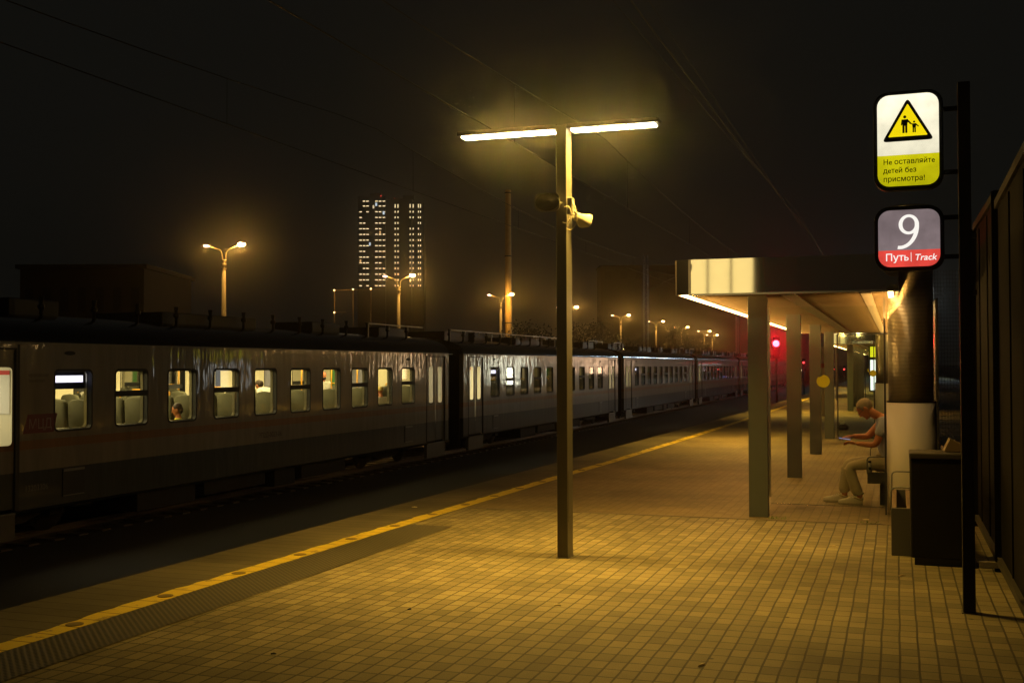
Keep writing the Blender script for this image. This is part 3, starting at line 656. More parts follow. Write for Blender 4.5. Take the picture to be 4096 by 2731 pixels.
hand_into(g, (-.495, .045, .775), (-1, -.25, -.1), (-.15, .2, 1), 1, .35)
for s, ax in ((-1, -.425), (1, -.60)): g.tube([(ax, s * .11, .17), (ax + .004, s * .11, .1), (ax - .01, s * .11, .06)], [.038, .035, .035], 12)
fuse(g, 'body', SKINM, man, .0048, 4)
g = MB(); g.ell(Vector((-.355, 0, 1.095)) + HM @ Vector((0, -.02, .028)), (.081, .096, .087), 20, HM); hv = g
hair = hv.build('hair', pm('grey_blond_hair', (.34, .27, .18), .8, 0, .3, 60, .6, 120), man)
# trim the hair cap off the face: keep the part behind and above the brow
bm = bmesh.new(); bm.from_mesh(hair.data); Mi = HM.transposed(); cc = Vector((-.355, 0, 1.095)); kill = []
for v in bm.verts:
    q = Mi @ (v.co - cc)
    if q.y > .052 - max(0, -q.z) * .9 + max(0, q.z - .04) * .3 or q.z < -.045: kill.append(v)
bmesh.ops.delete(bm, geom=kill, context='VERTS'); bm.to_mesh(hair.data); bm.free()
sol = hair.modifiers.new('thick', 'SOLIDIFY'); sol.thickness = .006
g = MB()
for s in (-1, 1):
    c = Vector((-.355, 0, 1.095))
    P = [c + HM @ Vector((s * .03 + .021 * cos(a * pi / 6), .098, .008 + .017 * sin(a * pi / 6))) for a in range(13)]
    g.tube(P, .0022, 6, False); g.tube([c + HM @ Vector((s * .051, .098, .010)), c + HM @ Vector((s * .078, .06, .012)), c + HM @ Vector((s * .080, -.015, .008))], .002, 6)
g.tube([c + HM @ Vector((-.009, .1, .01)), c + HM @ Vector((.009, .1, .01))], .002, 6)
g.build('glasses', M_black, man)
J = {'pv': ((-.04, 0, .50), (.15, .13)), 'wa': ((-.09, 0, .68), (.17, .165)), 'ch': ((-.15, 0, .85), (.185, .15)), 'nb': ((-.185, 0, .985), (.08, .07)), 'cl': ((-.215, 0, 1.01), .062),
     'sl': ((-.14, -.165, .95), .072), 'ml': ((-.205, -.205, .775), .070), 'sr': ((-.15, .165, .95), .072), 'mr': ((-.25, .195, .83), .064)}
vs, fs = skin(J, [('pv', 'wa'), ('wa', 'ch'), ('ch', 'nb'), ('nb', 'cl'), ('ch', 'sl'), ('sl', 'ml'), ('ch', 'sr'), ('sr', 'mr')], 'pv')
g = MB()._add(vs, fs, True)
fuse(g, 'polo_shirt', SHIRT, man, .008, 3)
g = MB()
J = {'pv': ((-.04, 0, .47), (.16, .11))}
E_ = []
for s, nm, kx, kz, ax in ((-1, 'l', -.535, .44, -.425), (1, 'r', -.555, .46, -.60)):
    J['h' + nm] = ((-.12, s * .095, .47), .088); J['m' + nm] = (((-.12 + kx) / 2, s * .11, .475), .078); J['k' + nm] = ((kx, s * .12, kz), .068)
    J['c' + nm] = (((kx + ax) / 2 - .012, s * .115, .27), .070); J['a' + nm] = ((ax - .005, s * .11, .105), .070)
    E_ += [('pv', 'h' + nm), ('h' + nm, 'm' + nm), ('m' + nm, 'k' + nm), ('k' + nm, 'c' + nm), ('c' + nm, 'a' + nm)]
vs, fs = skin(J, E_, 'pv'); g._add(vs, fs, True)
for s, kx, ax in ((-1, -.535, -.425), (1, -.555, -.60)):    # crumpled hems and knee folds
    for k, z in enumerate((.075, .13, .19, .37, .40)):
        u = (z - .11) / .33; x = ax + (kx - ax) * max(0, u) + (.004 if k % 2 else -.010)
        P = [(x + .050 * cos(a * pi / 8), s * .112 + .046 * sin(a * pi / 8), z + .010 * sin(a * pi / 8 * 2 + k * 2)) for a in range(17)]
        g.tube(P, .013, 6, False)
fuse(g, 'trousers', KHAKI, man, .0075, 3)
SHOE = pm('off_white_sneaker', (.58, .52, .40), .7, 0, .15, 40); SOLE = pm('sneaker_sole', (.38, .33, .24), .6, 0, .2, 30)
for s, ax, tilt in ((-1, -.395, 0), (1, -.575, radians(0))):
    prof = [(0.0, .02), (.0, .085), (-.045, .1), (-.09, .085), (-.16, .065), (-.23, .045), (-.262, .03), (-.26, .012)]
    g = MB(); n = 14; vs = []
    secs = [(0.01, .028, .05), (-.03, .036, .095), (-.08, .038, .085), (-.13, .042, .066), (-.18, .046, .05), (-.225, .042, .038), (-.262, .02, .026)]
    for dx, hw, hz in secs:
        for k in range(n):
            a = pi * k / (n - 1); vs.append((ax + dx, s * .11 + hw * cos(a) * (1 if 1 else 0), .022 + hz * max(0, sin(a)) ** .8))
    fs = [(i * n + k, i * n + k + 1, (i + 1) * n + k + 1, (i + 1) * n + k) for i in range(len(secs) - 1) for k in range(n - 1)] + [tuple(range(n)), tuple((len(secs) - 1) * n + k for k in range(n))]
    g._add(vs, fs, True); sh_ = g.build('shoe', SHOE, man)
    out = [(ax + dx, s * .11 + hw * 1.1) for dx, hw, _ in secs] + [(ax + dx, s * .11 - hw * 1.1) for dx, hw, _ in secs[::-1]]
    MB().prism(out, 'z', .001, .024).build('sole', SOLE, sh_, .004)
    g = MB()
    for k in range(4): g.tube([(ax - .075 - k * .022, s * .11 - .022, .106 - k * .010), (ax - .075 - k * .022, s * .11, .116 - k * .011), (ax - .075 - k * .022, s * .11 + .022, .106 - k * .010)], .004, 6)
    g.build('laces', pm('laces', (.25, .22, .17), .8), sh_)
ph = thing('phone', 'thin smartphone lying in the hands of the seated man', 'phone', (-.585, MY - .02, .742))
MB().box(-.07, .07, -.036, .036, -.004, .004).build('case', M_black, ph, .002)
MB().box(-.064, .064, -.032, .032, .0045, .0055).build('screen', em('phone_screen', (.55, .5, .9), .9), ph)
ph.rotation_euler = (0, radians(8), 0)
bt = thing('drink_bottle', 'small clear bottle with black cap on the bench arm beside the man', 'bottle', (-.30, 13.39, .40))
g = MB()
g.tube([(0, 0, .0), (0, 0, .01), (0, 0, .09), (0, 0, .105)], [.018, .024, .024, .014], 14); g.build('bottle_body', pm('bottle_plastic', (.3, .27, .2), .2), bt)
MB().tube([(0, 0, .106), (0, 0, .13)], .017, 14).build('cap', M_black, bt)
MB().prism([(.015 * cos(a * pi / 8), .045 + .018 * sin(a * pi / 8)) for a in range(16)], 'y', -.0275, -.0245).build('round_label', M_black, bt)
# bag beyond the shelter, litter and weeds
t = thing('carrier_bag', 'small dark bag with crumpled white paper on the platform beyond the shelter', 'bag', (-1.3, 29.3, 0))
g = MB(); rb = random.Random(5)
g.ell((0, 0, .07), (.13, .09, .08), 14); g.ell((.07, 0, .06), (.09, .08, .07), 12)
g.v = [(x + rb.uniform(-.01, .01), y + rb.uniform(-.01, .01), max(0, z + rb.uniform(-.01, .01))) for x, y, z in g.v]; g.build('bag_body', M_dark, t)
g = MB(); g.ell((.0, 0, .16), (.05, .04, .035), 8, smooth=False); g.ell((.04, .0, .18), (.03, .03, .03), 7, smooth=False)
g.v = [(x + rb.uniform(-.012, .012), y, z + rb.uniform(-.012, .012)) for x, y, z in g.v]; g.build('paper', pm('white_paper', (.8, .78, .7), .8), t)
M_lit = pm('pale_litter', (.65, .55, .35), .8, 0, .2, 30)
LIT = [(-.55, 10.45, .07, .0, 'pale stick of litter left of the bench on the pavers'), (-2.16, 7.32, .05, .1, 'pale scrap of litter in front of the lamp pole'),
       (.02, 9.15, .05, .6, 'thin scrap of litter in front of the bin'), (-5.2, 11.9, .06, .3, 'white scrap of litter beyond the yellow line near the platform edge'),
       (-1.0, 6.1, .06, 1.1, 'pale leaf scrap on the pavers in the right foreground'), (-3.3, 5.6, .03, .4, 'dark crumb of litter on the left foreground pavers'),
       (-.32, 12.35, .06, .1, 'white cigarette end beside the cream column'), (-3.05, 6.9, .025, .9, 'dark pebble on the pavers left of the lamp shadow')]
for x, y, l_, r_, lb in LIT:
    g = MB().tube([(-l_ / 2, 0, .006), (l_ / 2 * .2, .004, .008), (l_ / 2, 0, .006)], [.004, .006, .004], 6)
    o = g.build('litter', M_lit if 'dark' not in lb else M_dark); o.location = (x, y, 0); o.rotation_euler = (0, 0, r_); tag(o, lb, 'litter', 'scraps of litter on the pavers')
rb = random.Random(11)
for j, (x, y, lb) in enumerate(((-1.2, 12.12, 'small green weed growing at the foot of the nearest shelter column'), (-.28, 12.06, 'low weed growing from the joint beside the cream column'))):
    g = MB()
    for k in range(26):
        a = rb.uniform(0, 2 * pi); l_ = rb.uniform(.03, .08); w = .006; px, py = rb.uniform(-.09, .09), rb.uniform(-.03, .03)
        d = Vector((cos(a), sin(a), 0)); n_ = Vector((-sin(a), cos(a), 0)) * w; h_ = rb.uniform(.008, .035)
        p = Vector((px, py, .001)); g._add([p - n_, p + n_, p + d * l_ * .6 + n_ + Vector((0, 0, h_)), p + d * l_ + Vector((0, 0, h_ * .7)), p + d * l_ * .6 - n_ + Vector((0, 0, h_))], [(0, 1, 2, 3, 4)])
    o = g.build('weed', pm('weed_leaf', (.12, .14, .03), .6, 0, .3)); o.location = (x, y, 0); tag(o, lb, 'weed', 'weeds in the paving joints')
# ------------------------------------------------------------------ train
TX = -14.64
def body_mat():
    m = bpy.data.materials.new('train_body_paint'); m.use_nodes = True; N, L = nt(m); b = N['Principled BSDF']
    tc = N.new('ShaderNodeTexCoord'); sp = N.new('ShaderNodeSeparateXYZ'); L.new(tc.outputs['Object'], sp.inputs[0])
    cr = N.new('ShaderNodeValToRGB'); cr.color_ramp.interpolation = 'CONSTANT'; e = cr.color_ramp.elements
    mr = N.new('ShaderNodeMapRange'); mr.inputs['From Min'].default_value = -1; mr.inputs['From Max'].default_value = 3; L.new(sp.outputs['Z'], mr.inputs['Value']); L.new(mr.outputs[0], cr.inputs[0])
    def P(z): return (z + 1) / 4
    e[0].position = 0; e[0].color = (.045, .05, .052, 1); e[1].position = P(-.045); e[1].color = (.26, .235, .195, 1)
    for z, c in ((.30, (.29, .15, .07)), (.45, (.26, .235, .195)), (1.985, (.10, .10, .095))):
        q = e.new(P(z)); q.color = (*c, 1)
    no = N.new('ShaderNodeTexNoise'); no.inputs['Scale'].default_value = 1.5; no.inputs['Detail'].default_value = 7; no.inputs['Roughness'].default_value = .7
    mp = N.new('ShaderNodeMapping'); mp.inputs['Scale'].default_value = (1, 2.5, .35); L.new(tc.outputs['Object'], mp.inputs[0]); L.new(mp.outputs[0], no.inputs['Vector'])
    r = N.new('ShaderNodeMapRange'); r.inputs['From Min'].default_value = .3; r.inputs['From Max'].default_value = .7; r.inputs['To Min'].default_value = .72; r.inputs['To Max'].default_value = 1.08; L.new(no.outputs[0], r.inputs['Value'])
    vm = N.new('ShaderNodeVectorMath'); vm.operation = 'SCALE'; L.new(cr.outputs[0], vm.inputs[0]); L.new(r.outputs[0], vm.inputs['Scale']); L.new(vm.outputs[0], b.inputs['Base Color'])
    b.inputs['Roughness'].default_value = .30; b.inputs['Coat Weight'].default_value = 1.0; b.inputs['Coat Roughness'].default_value = .06; b.inputs['Coat IOR'].default_value = 1.8
    n2 = N.new('ShaderNodeTexNoise'); n2.inputs['Scale'].default_value = 5.0; n2.inputs['Detail'].default_value = 2
    m2 = N.new('ShaderNodeMapping'); m2.inputs['Scale'].default_value = (1, 1, .22); L.new(tc.outputs['Object'], m2.inputs[0]); L.new(m2.outputs[0], n2.inputs['Vector'])
    bp = N.new('ShaderNodeBump'); bp.inputs['Strength'].default_value = .5; bp.inputs['Distance'].default_value = .02; L.new(n2.outputs[0], bp.inputs['Height'])
    L.new(bp.outputs[0], b.inputs['Coat Normal']); L.new(bp.outputs[0], b.inputs['Normal'])
    return m
M_body = body_mat()
M_roof = pm('train_roof_grime', (.022, .021, .019), .45, .2, .3, 4, .3, 20)
M_lin = pm('cream_lining', (.74, .68, .48), .5, 0, .05, 3)
M_floor = pm('train_floor', (.12, .115, .10), .6, 0, .2, 5)
M_seat = pm('grey_green_seat_fabric', (.115, .112, .068), .9, 0, .12, 25, .3, 200)
M_yel = pm('yellow_handrail', (.85, .42, .02), .35, 0, .05)
M_tg = glassm('train_window_glass', (.90, .93, .86), 1.25)
M_und = pm('underframe_grime', (.02, .019, .017), .8, .2, .4, 6, .4, 30)
M_ceil = em('train_ceiling_light', (1.0, .84, .52), 5)
WZ0, WZ1, WW, WR = .55, 1.57, .94, .10
def window_geo(bar):
    """window centred on y=0: frame ring, glass, optional bar"""
    fr = MB(); n = 5
    o = rr(-WW / 2, WW / 2, WZ0, WZ1, WR, n); i_ = rr(-WW / 2 + .035, WW / 2 - .035, WZ0 + .035, WZ1 - .035, WR - .03, n)
    fr.ring(i_, o, 1.744, depth=.09)
    if bar: fr.box(1.700, 1.748, -WW / 2 + .03, WW / 2 - .03, 1.085, 1.185); fr.box(1.748, 1.756, -WW / 2 + .03, WW / 2 - .03, 1.13, 1.14)
    gl = MB(); gl._add([(1.722, -WW / 2 + .02, WZ0 + .02), (1.722, WW / 2 - .02, WZ0 + .02), (1.722, WW / 2 - .02, WZ1 - .02), (1.722, -WW / 2 + .02, WZ1 - .02)], [(0, 1, 2, 3)])
    rv = MB(); a = rr(-WW / 2 + .05, WW / 2 - .05, WZ0 + .05, WZ1 - .05, WR - .04, n)
    rv.ring(a, i_, 1.66)                                               # inner reveal
    m_ = len(a); rv._add([(1.655, u, v) for u, v in i_] + [(1.60, u, v) for u, v in a], [(k, (k + 1) % m_, m_ + (k + 1) % m_, m_ + k) for k in range(m_)])
    return fr.mesh('window', M_rub), gl.mesh('glass', M_tg), rv.mesh('reveal', pm('window_reveal', (.4, .38, .27), .25, .5, .05))
WGEO = {b_: window_geo(b_) for b_ in (False, True)}
def shape_obj(me, name, parent, loc=(0, 0, 0), rz=0):
    o = bpy.data.objects.new(name, me); COL.objects.link(o); o.parent = parent; o.location = loc; o.rotation_euler = (0, 0, rz); return o
def seat_mesh():
    g = MB(); w = .215; P = [(-w, .32), (w, .32)]
    for k in range(9):
        a = radians(90 * k / 8); P.append((w - .09 + .09 * cos(a) - .0, .93 + .11 * sin(a)))
    P.append((0, 1.055))
    for k in range(9):
        a = radians(90 + 90 * k / 8); P.append((-w + .09 + .09 * cos(a), .93 + .11 * sin(a)))
    # bellied back shell: two layers with shrinking outline
    n = len(P); L_ = []
    for y, s in ((0, .86), (.02, .96), (.05, 1.0), (.09, .97), (.12, .85)):
        L_ += [(u * s, y - .05 * (v - .3), .32 + (v - .32) * (1 - (1 - s) * .25)) for u, v in P]
    g._add(L_, [(i * n + k, i * n + (k + 1) % n, (i + 1) * n + (k + 1) % n, (i + 1) * n + k) for i in range(4) for k in range(n)], True)
    g.f.append(tuple(range(n))); g.f.append(tuple(4 * n + k for k in range(n))); g.sm += [True, True]
    g.box(-w, w, .06, .50, .30, .40); g.box(-.15, .15, .12, .4, -.08, .30)
    return g.mesh('seat', M_seat)
SEAT = seat_mesh()
def handle_mesh():
    g = MB(); P = [(-.13, .0, .93), (-.125, .0, 1.04)] + [(-.09 + .035 * cos(radians(a)), 0, 1.075 + .035 * sin(radians(a))) for a in (150, 120, 90)] + [(.09 + .035 * cos(radians(a)), 0, 1.075 + .035 * sin(radians(a))) for a in (90, 60, 30)] + [(.125, 0, 1.04), (.13, 0, .93)]
    g.tube(P, .016, 8); return g.mesh('grab_handle', M_yel)
HANDLE = handle_mesh()
POLE = MB().tube([(0, 0, .3), (0, -.01, 1.2), (.0, .02, 1.93)], .018, 8).mesh('grab_pole', M_yel)
M_bog = M_und
def wheel_mesh():
    g = MB(); g.tube([(1.0, 0, 0), (1.03, 0, 0), (1.031, 0, 0), (.98, 0, 0)], [.47, .47, .36, .36], 28); g.tube([(1.0, 0, 0), (1.14, 0, 0)], .13, 14); g.tube([(-1.0, 0, 0), (1.0, 0, 0)], .08, 10); g.tube([(-1.03, 0, 0), (-.9, 0, 0)], .47, 28)
    return g.mesh('wheel', pm('wheel_steel', (.09, .075, .06), .45, .6, .3, 10))
WHEEL = wheel_mesh()
def side(doors, wins, L_, x, big=None):
    """side sheet in plane X=x with real openings; returns MB"""
    g = MB(); cells = []
    ops = [(w - .72, w + .72, w - WW / 2 + .01, w + WW / 2 - .01, WZ0 + .01, WZ1 - .01, WR) for w in wins]
    for a, b_ in doors: ops.append((a, b_, None, None, None, None, None))
    ops.sort(); zt, zb = 1.98, -.62
    def quad(y0, y1, z0, z1):
        if y1 - y0 > 1e-4: g._add([(x, y0, z0), (x, y1, z0), (x, y1, z1), (x, y0, z1)], [(0, 1, 2, 3)])
    c = 0.0
    for o in ops:
        a, b_ = o[0], o[1]
        if a < c: a = c
        quad(c, a, zb, zt)
        if o[2] is None: quad(a, b_, 1.90, zt)
        else:
            quad(a, b_, zb, WZ0 - .1); quad(a, b_, WZ1 + .1, zt)
            A = rr(o[2], o[3], o[4], o[5], o[6]); B = rect_around(o[2], o[3], o[4], o[5], o[6], a, b_, WZ0 - .1, WZ1 + .1)
            g.ring(A, B, x)
        c = b_
    quad(c, L_, zb, zt)
    return g
def build_car(name, label, y0, wins, doors, power, big_door=None, detail=True, rail=((.5, 14.),)):
    L_ = 20.9
    t = thing(name, label, 'train car', (TX, y0, 0), 'cars of the standing train')
    sh1 = side(doors, wins, L_, 1.74); body = sh1
    # far side, ends, lower tumblehome
    for (x, s) in ((-1.74, -1),):
        o = side(doors, wins, L_, x); body.v += o.v and [] or []
        k = len(body.v); body.v += o.v; body.f += [tuple(i + k for i in f) for f in o.f]; body.sm += o.sm
    for y in (0, L_):
        body._add([(-1.74, y, -.62), (-.45, y, -.62), (-.45, y, 1.98), (-1.74, y, 1.98)], [(0, 1, 2, 3)])
        body._add([(1.74, y, -.62), (.45, y, -.62), (.45, y, 1.98), (1.74, y, 1.98)], [(0, 1, 2, 3)])
        body._add([(-.45, y, 1.7), (.45, y, 1.7), (.45, y, 1.98), (-.45, y, 1.98)], [(0, 1, 2, 3)])
    body._add([(1.74, 0, -.62), (1.74, L_, -.62), (1.66, L_, -.68), (1.66, 0, -.68)], [(0, 1, 2, 3)])
    bo = body.build('body', M_body, t)
    # roof
    prof = [(1.74, 1.98), (1.735, 2.05), (1.69, 2.16), (1.58, 2.26), (1.35, 2.36), (.9, 2.46), (.45, 2.51), (0, 2.52)]
    prof = prof + [(-u, v) for u, v in prof[-2::-1]]
    g = MB(); n = len(prof); segs = [0, L_]
    g._add([(u, y, v) for y in segs for u, v in prof], [(k, k + 1, n + k + 1, n + k) for k in range(n - 1)], True)
    g._add([(u, 0, v) for u, v in prof], [tuple(range(n))]); g._add([(u, L_, v) for u, v in prof], [tuple(range(n))])
    rf = g.build('roof', pm('train_roof_gloss', (.012, .012, .011), .16, .3, .3, 4, .35, 7, coat=.6), t)
    g = MB().box(1.73, 1.765, .05, L_ - .05, 1.972, 1.992)
    for a, b_ in doors: g.box(1.74, 1.80, a - .15, b_ + .5, 1.955, 1.972)
    g.build('rain_gutter', M_grey, rf)
    if detail:
        for ra, rb_ in rail:
            g = MB(); g.box(1.10, 1.16, ra, rb_, 2.74, 2.775)
            k = ra
            while k <= rb_ + .01: g.box(1.115, 1.145, k, k + .05, 2.40 if (k - ra) % 3.9 < .1 else 2.63, 2.74); k += 1.3
            g.build('roof_rail', pm('galvanised_rail', (.25, .24, .20), .35, .6, .1), rf)
        for a, b_, x0, x1, z in ((1.0, 3.2, -.7, .7, 2.74), (4.2, 5.4, -.6, .5, 2.78), (8, 11.5, -.8, .8, 2.70), (14.5, 16, -.5, .6, 2.74), (18.2, 20.2, -.7, .7, 2.72)): MB().box(x0, x1, a, b_, 2.42, z).build('roof_box', M_roof, t, .02)
        rb = random.Random(2)
        for k in range(16):
            y = .8 + k * 1.25; x = .85 + .1 * rb.random(); g = MB().tube([(x, y, 2.4), (x, y, 2.58), (x, y, 2.6), (x, y, 2.66), (x, y, 2.68), (x, y, 2.80)], [.03, .03, .06, .06, .03, .05], 8); g.build('insulator', M_roof, rf)
    # doors
    for di, (a, b_) in enumerate(doors):
        d = MB(); big = (big_door == di); m_ = (a + b_) / 2
        lv = [(a + .03, b_ - .03)] if big else [(a + .03, m_ - .006), (m_ + .006, b_ - .03)]
        dr = None
        for u0, u1 in lv:
            g = MB(); c = (u0 + u1) / 2
            hw = .155 if not big else .53; q0, q1 = (.53, 1.58) if not big else (.40, 1.60)
            cc = c if not big else u1 - .03 - hw
            A = rr(cc - hw, cc + hw, q0, q1, .05 if not big else .09); B = rect_around(cc - hw, cc + hw, q0, q1, .05 if not big else .09, u0, u1, -.58, 1.87)
            g.ring(A, B, 1.722); g.ring(A, rr(cc - hw - .02, cc + hw + .02, q0 - .02, q1 + .02, .07), 1.728)
            dr = g.build('door', M_body, t)
            MB()._add([(1.715, cc - hw, q0), (1.715, cc + hw, q0), (1.715, cc + hw, q1), (1.715, cc - hw, q1)], [(0, 1, 2, 3)]).build('glass', M_tg, dr)
        g = MB().box(1.715, 1.75, a, a + .03, -.6, 1.9).box(1.715, 1.75, b_ - .03, b_, -.6, 1.9).box(1.715, 1.75, a, b_, 1.87, 1.9)
        g.build('door_frame', M_rub, t)
        MB().box(1.66, 1.745, a + .02, b_ - .02, -1.06, -.64).build('step_panel', pm('step_panel_grey', (.09, .088, .08), .5, .3, .25, 3), t)
        MB().box(1.70, 1.78, a + .04, b_ - .04, -.655, -.635).build('step_edge', M_grey, t)
    # windows
    for i, w in enumerate(wins):
        fr, gl, rv = WGEO[i % 2 == 1]
        o = shape_obj(fr, 'window', t, (0, w, 0)); shape_obj(gl, 'glass', o); shape_obj(rv, 'reveal', o)
        if detail:
            o = shape_obj(fr, 'window', t, (0, w, 0), pi); shape_obj(gl, 'glass', o)
    # lining, floor, ceiling, partitions
    g = side(doors, wins, L_, 1.655); o = side(doors, wins, L_, -1.655); k = len(g.v); g.v += o.v; g.f += [tuple(i + k for i in f) for f in o.f]; g.sm += o.sm
    ya, yb = wins[0] - .78, wins[-1] + .78
    g.build('interior_lining', M_lin, t)
    MB().box(-1.65, 1.65, .05, L_ - .05, -.12, -.08).build('floor', M_floor, t)
    MB().box(-1.65, 1.65, .05, L_ - .05, 1.90, 1.93).build('interior_ceiling', M_lin, t)
    for y in (ya, yb): 
        g = MB().box(-1.65, -.42, y, y + .04, -.08, 1.9).box(.42, 1.65, y, y + .04, -.08, 1.9).box(-.42, .42, y, y + .04, 1.75, 1.9)
        pt = g.build('partition', M_lin, t)
        if detail:
            MB().box(.75, 1.15, y - .012, y - .002, .85, 1.55).build('poster', pm('paper_notice', (.75, .72, .62), .6, 0, .1, 60), pt)
            MB().box(.75, 1.15, y - .016, y - .013, 1.48, 1.55).build('poster_heading', pm('notice_red', (.6, .03, .02), .6), pt)
            MB().box(-1.1, -.7, y - .012, y - .002, .7, 1.5).build('poster', pm('notice_green', (.08, .25, .07), .6, 0, .3, 30), pt)
    g = MB()
    for x in (-.75, .75): g.box(x - .09, x + .09, ya + .3, yb - .3, 1.875, 1.899)
    g.build('ceiling_light', M_ceil if power > 60 else em('train_ceiling_light_dim', (1, .84, .52), 1.2), t)
    area('saloon_light', t, (0, (ya + yb) / 2, 1.86), 1.9, yb - ya - .6, power, (1, .76, .30))
    for c, vp in (((doors[0][0] + doors[0][1]) / 2, 70 if big_door == 0 else 150 if power > 30 else 60), ((doors[-1][0] + doors[-1][1]) / 2, 150 if power > 30 else 60)):
        area('vestibule_light', t, (0, c, 1.86), 1.4, 1.2, vp, (1, .86, .58))
    # seats
    for i, w in enumerate(wins):
        for j, x in enumerate((1.36, .89, -.89, -1.36)):
            if not detail and j in (1, 2): continue
            shape_obj(SEAT, 'seat', t, (x, w + .58, 0))
            if j in (1, 2) and i % 2 == 1 or (j == 1 and i in (2, 4)): shape_obj(HANDLE, 'grab_handle', t, (x, w + .62, 0))
    for y in ((12.49, 13.93, 15.5, 17.0) if detail else ()): shape_obj(POLE, 'grab_pole', t, (.62, y, 0))
    # line display in the first window
    if detail:
        MB().box(1.45, 1.62, wins[0] - .42, wins[0] + .40, 1.24, 1.56).build('display_case', M_black, t)
        MB().box(1.621, 1.626, wins[0] - .38, wins[0] + .36, 1.35, 1.46).build('line_display', em('line_display_glow', (.78, .74, 1.0), 2.2), t)
        MB().prism([(1.0, -9)] * 0 + [(wins[0] - .1 + .13 * cos(a * pi / 8), 1.83 + .035 * sin(a * pi / 8)) for a in range(16)], 'x', 1.742, 1.75).build('side_lamp', M_rub, t)
        MB().prism([(wins[-1] + .0 + .13 * cos(a * pi / 8), 1.80 + .035 * sin(a * pi / 8)) for a in range(16)], 'x', 1.742, 1.75).build('side_lamp', M_rub, t)
        for w in (wins[-1], wins[0]):
            g = MB(); g.box(1.742, 1.752, w - .26, w + .26, -.50, -.06); hb = g.build('equipment_hatch', pm('hatch_dark', (.03, .03, .03), .4, .2, .2), t)
            MB().box(1.752, 1.765, w - .25, w + .25, -.10, -.06).box(1.752, 1.76, w - .25, w + .25, -.50, -.485).build('hatch_rim', M_grey, hb)
    # running gear
    g = MB()
    for a, b_, z0, z1 in ((6.2, 8.0, -1.02, -.65), (8.3, 10.6, -.95, -.65), (11.0, 11.9, -1.05, -.65), (12.2, 14.4, -.98, -.65)): g.box(.6, 1.58, a, b_, z0, z1); g.box(-1.58, -.6, a, b_, z0, z1)
    g.box(-1.4, 1.4, .3, L_ - .3, -.72, -.6); g.build('underframe', M_und, t, .01)
    for c in (3.3, L_ - 3.3):
        bg_ = MB(); 
        for s in (-1, 1):
            x0, x1 = (1.05, 1.2) if s > 0 else (-1.2, -1.05)
            bg_.prism([(c - 1.75, -.62), (c - 1.7, -.78), (c - .9, -.80), (c - .5, -.92), (c + .5, -.92), (c + .9, -.80), (c + 1.7, -.78), (c + 1.75, -.62)], 'x', x0, x1)
            for q in (-1.2, 1.2): bg_.box(x0, x1 + .06 * s if s > 0 else x1, c + q - .17, c + q + .17, -.85, -.5)
        bg_.box(-1.1, 1.1, c - .4, c + .4, -.9, -.65)
        bo_ = bg_.build('bogie', M_und, t)
        for q in (-1.2, 1.2): shape_obj(WHEEL, 'wheel', bo_, (0, c + q, -.67))
    # gangway bellows
    MB().box(-.5, .5, L_, L_ + .6, -.1, 1.85).build('gangway', M_rub, t); MB().box(-.5, .5, -.6, 0, -.1, 1.85).build('gangway', M_rub, t)
    for y in (L_ + .02, -.08):
        g = MB().box(1.30, 1.62, y, y + .06, -.9, 2.1); g.build('corner_post', M_black, t)
    return t
car1 = build_car('train_car', 'nearest train car with brightly lit saloon windows, cut off by the left edge', 11.2, [4.31 + 1.511 * i for i in range(10)], [(1.42, 3.02), (19.2, 20.62)], 430, big_door=0, rail=((16.6, 20.3),))
W2_ = [3.0 + 1.60 * i for i in range(10)]
car2 = build_car('train_car', 'second train car, partly hidden behind the lamp pole', 33.35, W2_, [(.42, 1.80), (19.0, 20.3)], 40, rail=((.4, 13.4), (17.6, 20.2)))
car3 = build_car('train_car', 'third train car with a bluish shine along its roof edge', 55.5, W2_, [(.42, 1.80), (19.0, 20.3)], 24, rail=((.4, 2.0), (18.8, 20.2)))
for i, lb in enumerate(('fourth train car from the left, small beside the nearest shelter column', 'fifth train car, mostly hidden behind the nearest shelter column', 'farthest car of the train, beyond the shelter columns')):
    c = copy_tree(car3); c.location = (TX, 77.7 + 22.2 * i, 0); c['label'] = lb
# lettering and logo plate on the first car
M_let = pm('dark_lettering', (.07, .045, .05), .5, 0, .1)
FPX = FACE_POS_X
g = MB().prism([(2.86 + .30, .56), (3.62 + .22, .56), (3.90 + .02, .86), (3.24 + .02, .86)], 'x', 1.742, 1.744); lg = g.build('logo_plate', pm('dark_red_plate', (.16, .025, .03), .4, 0, .1), car1)
def side_text(s, y, z, size, mat, bold=0, sx=1.0):
    return text('lettering', s, size, mat, car1, Matrix.Translation((1.746, y, z)) @ FPX, sx=sx, bold=bold)
text('lettering', 'МЦД', .22, pm('logo_letters', (.28, .20, .20), .5), lg, Matrix.Translation((1.7455, 3.27, .63)) @ FPX, sx=1.0)
side_text('ЭП2Д-0023-06', 10.05, .08, .15, M_let, .002, 1.0)
side_text('13203306', 3.20, -.34, .13, pm('pale_lettering', (.22, .21, .19), .6))
side_text('МОСКОВСКИЙ', 3.27, 1.45, .06, M_let); side_text('ТРАНСПОРТ', 3.27, 1.36, .06, M_let)
MB().box(1.7, 1.742, 3.035, 3.09, -.62, 1.975).build('joint_strip', M_rub, car1)
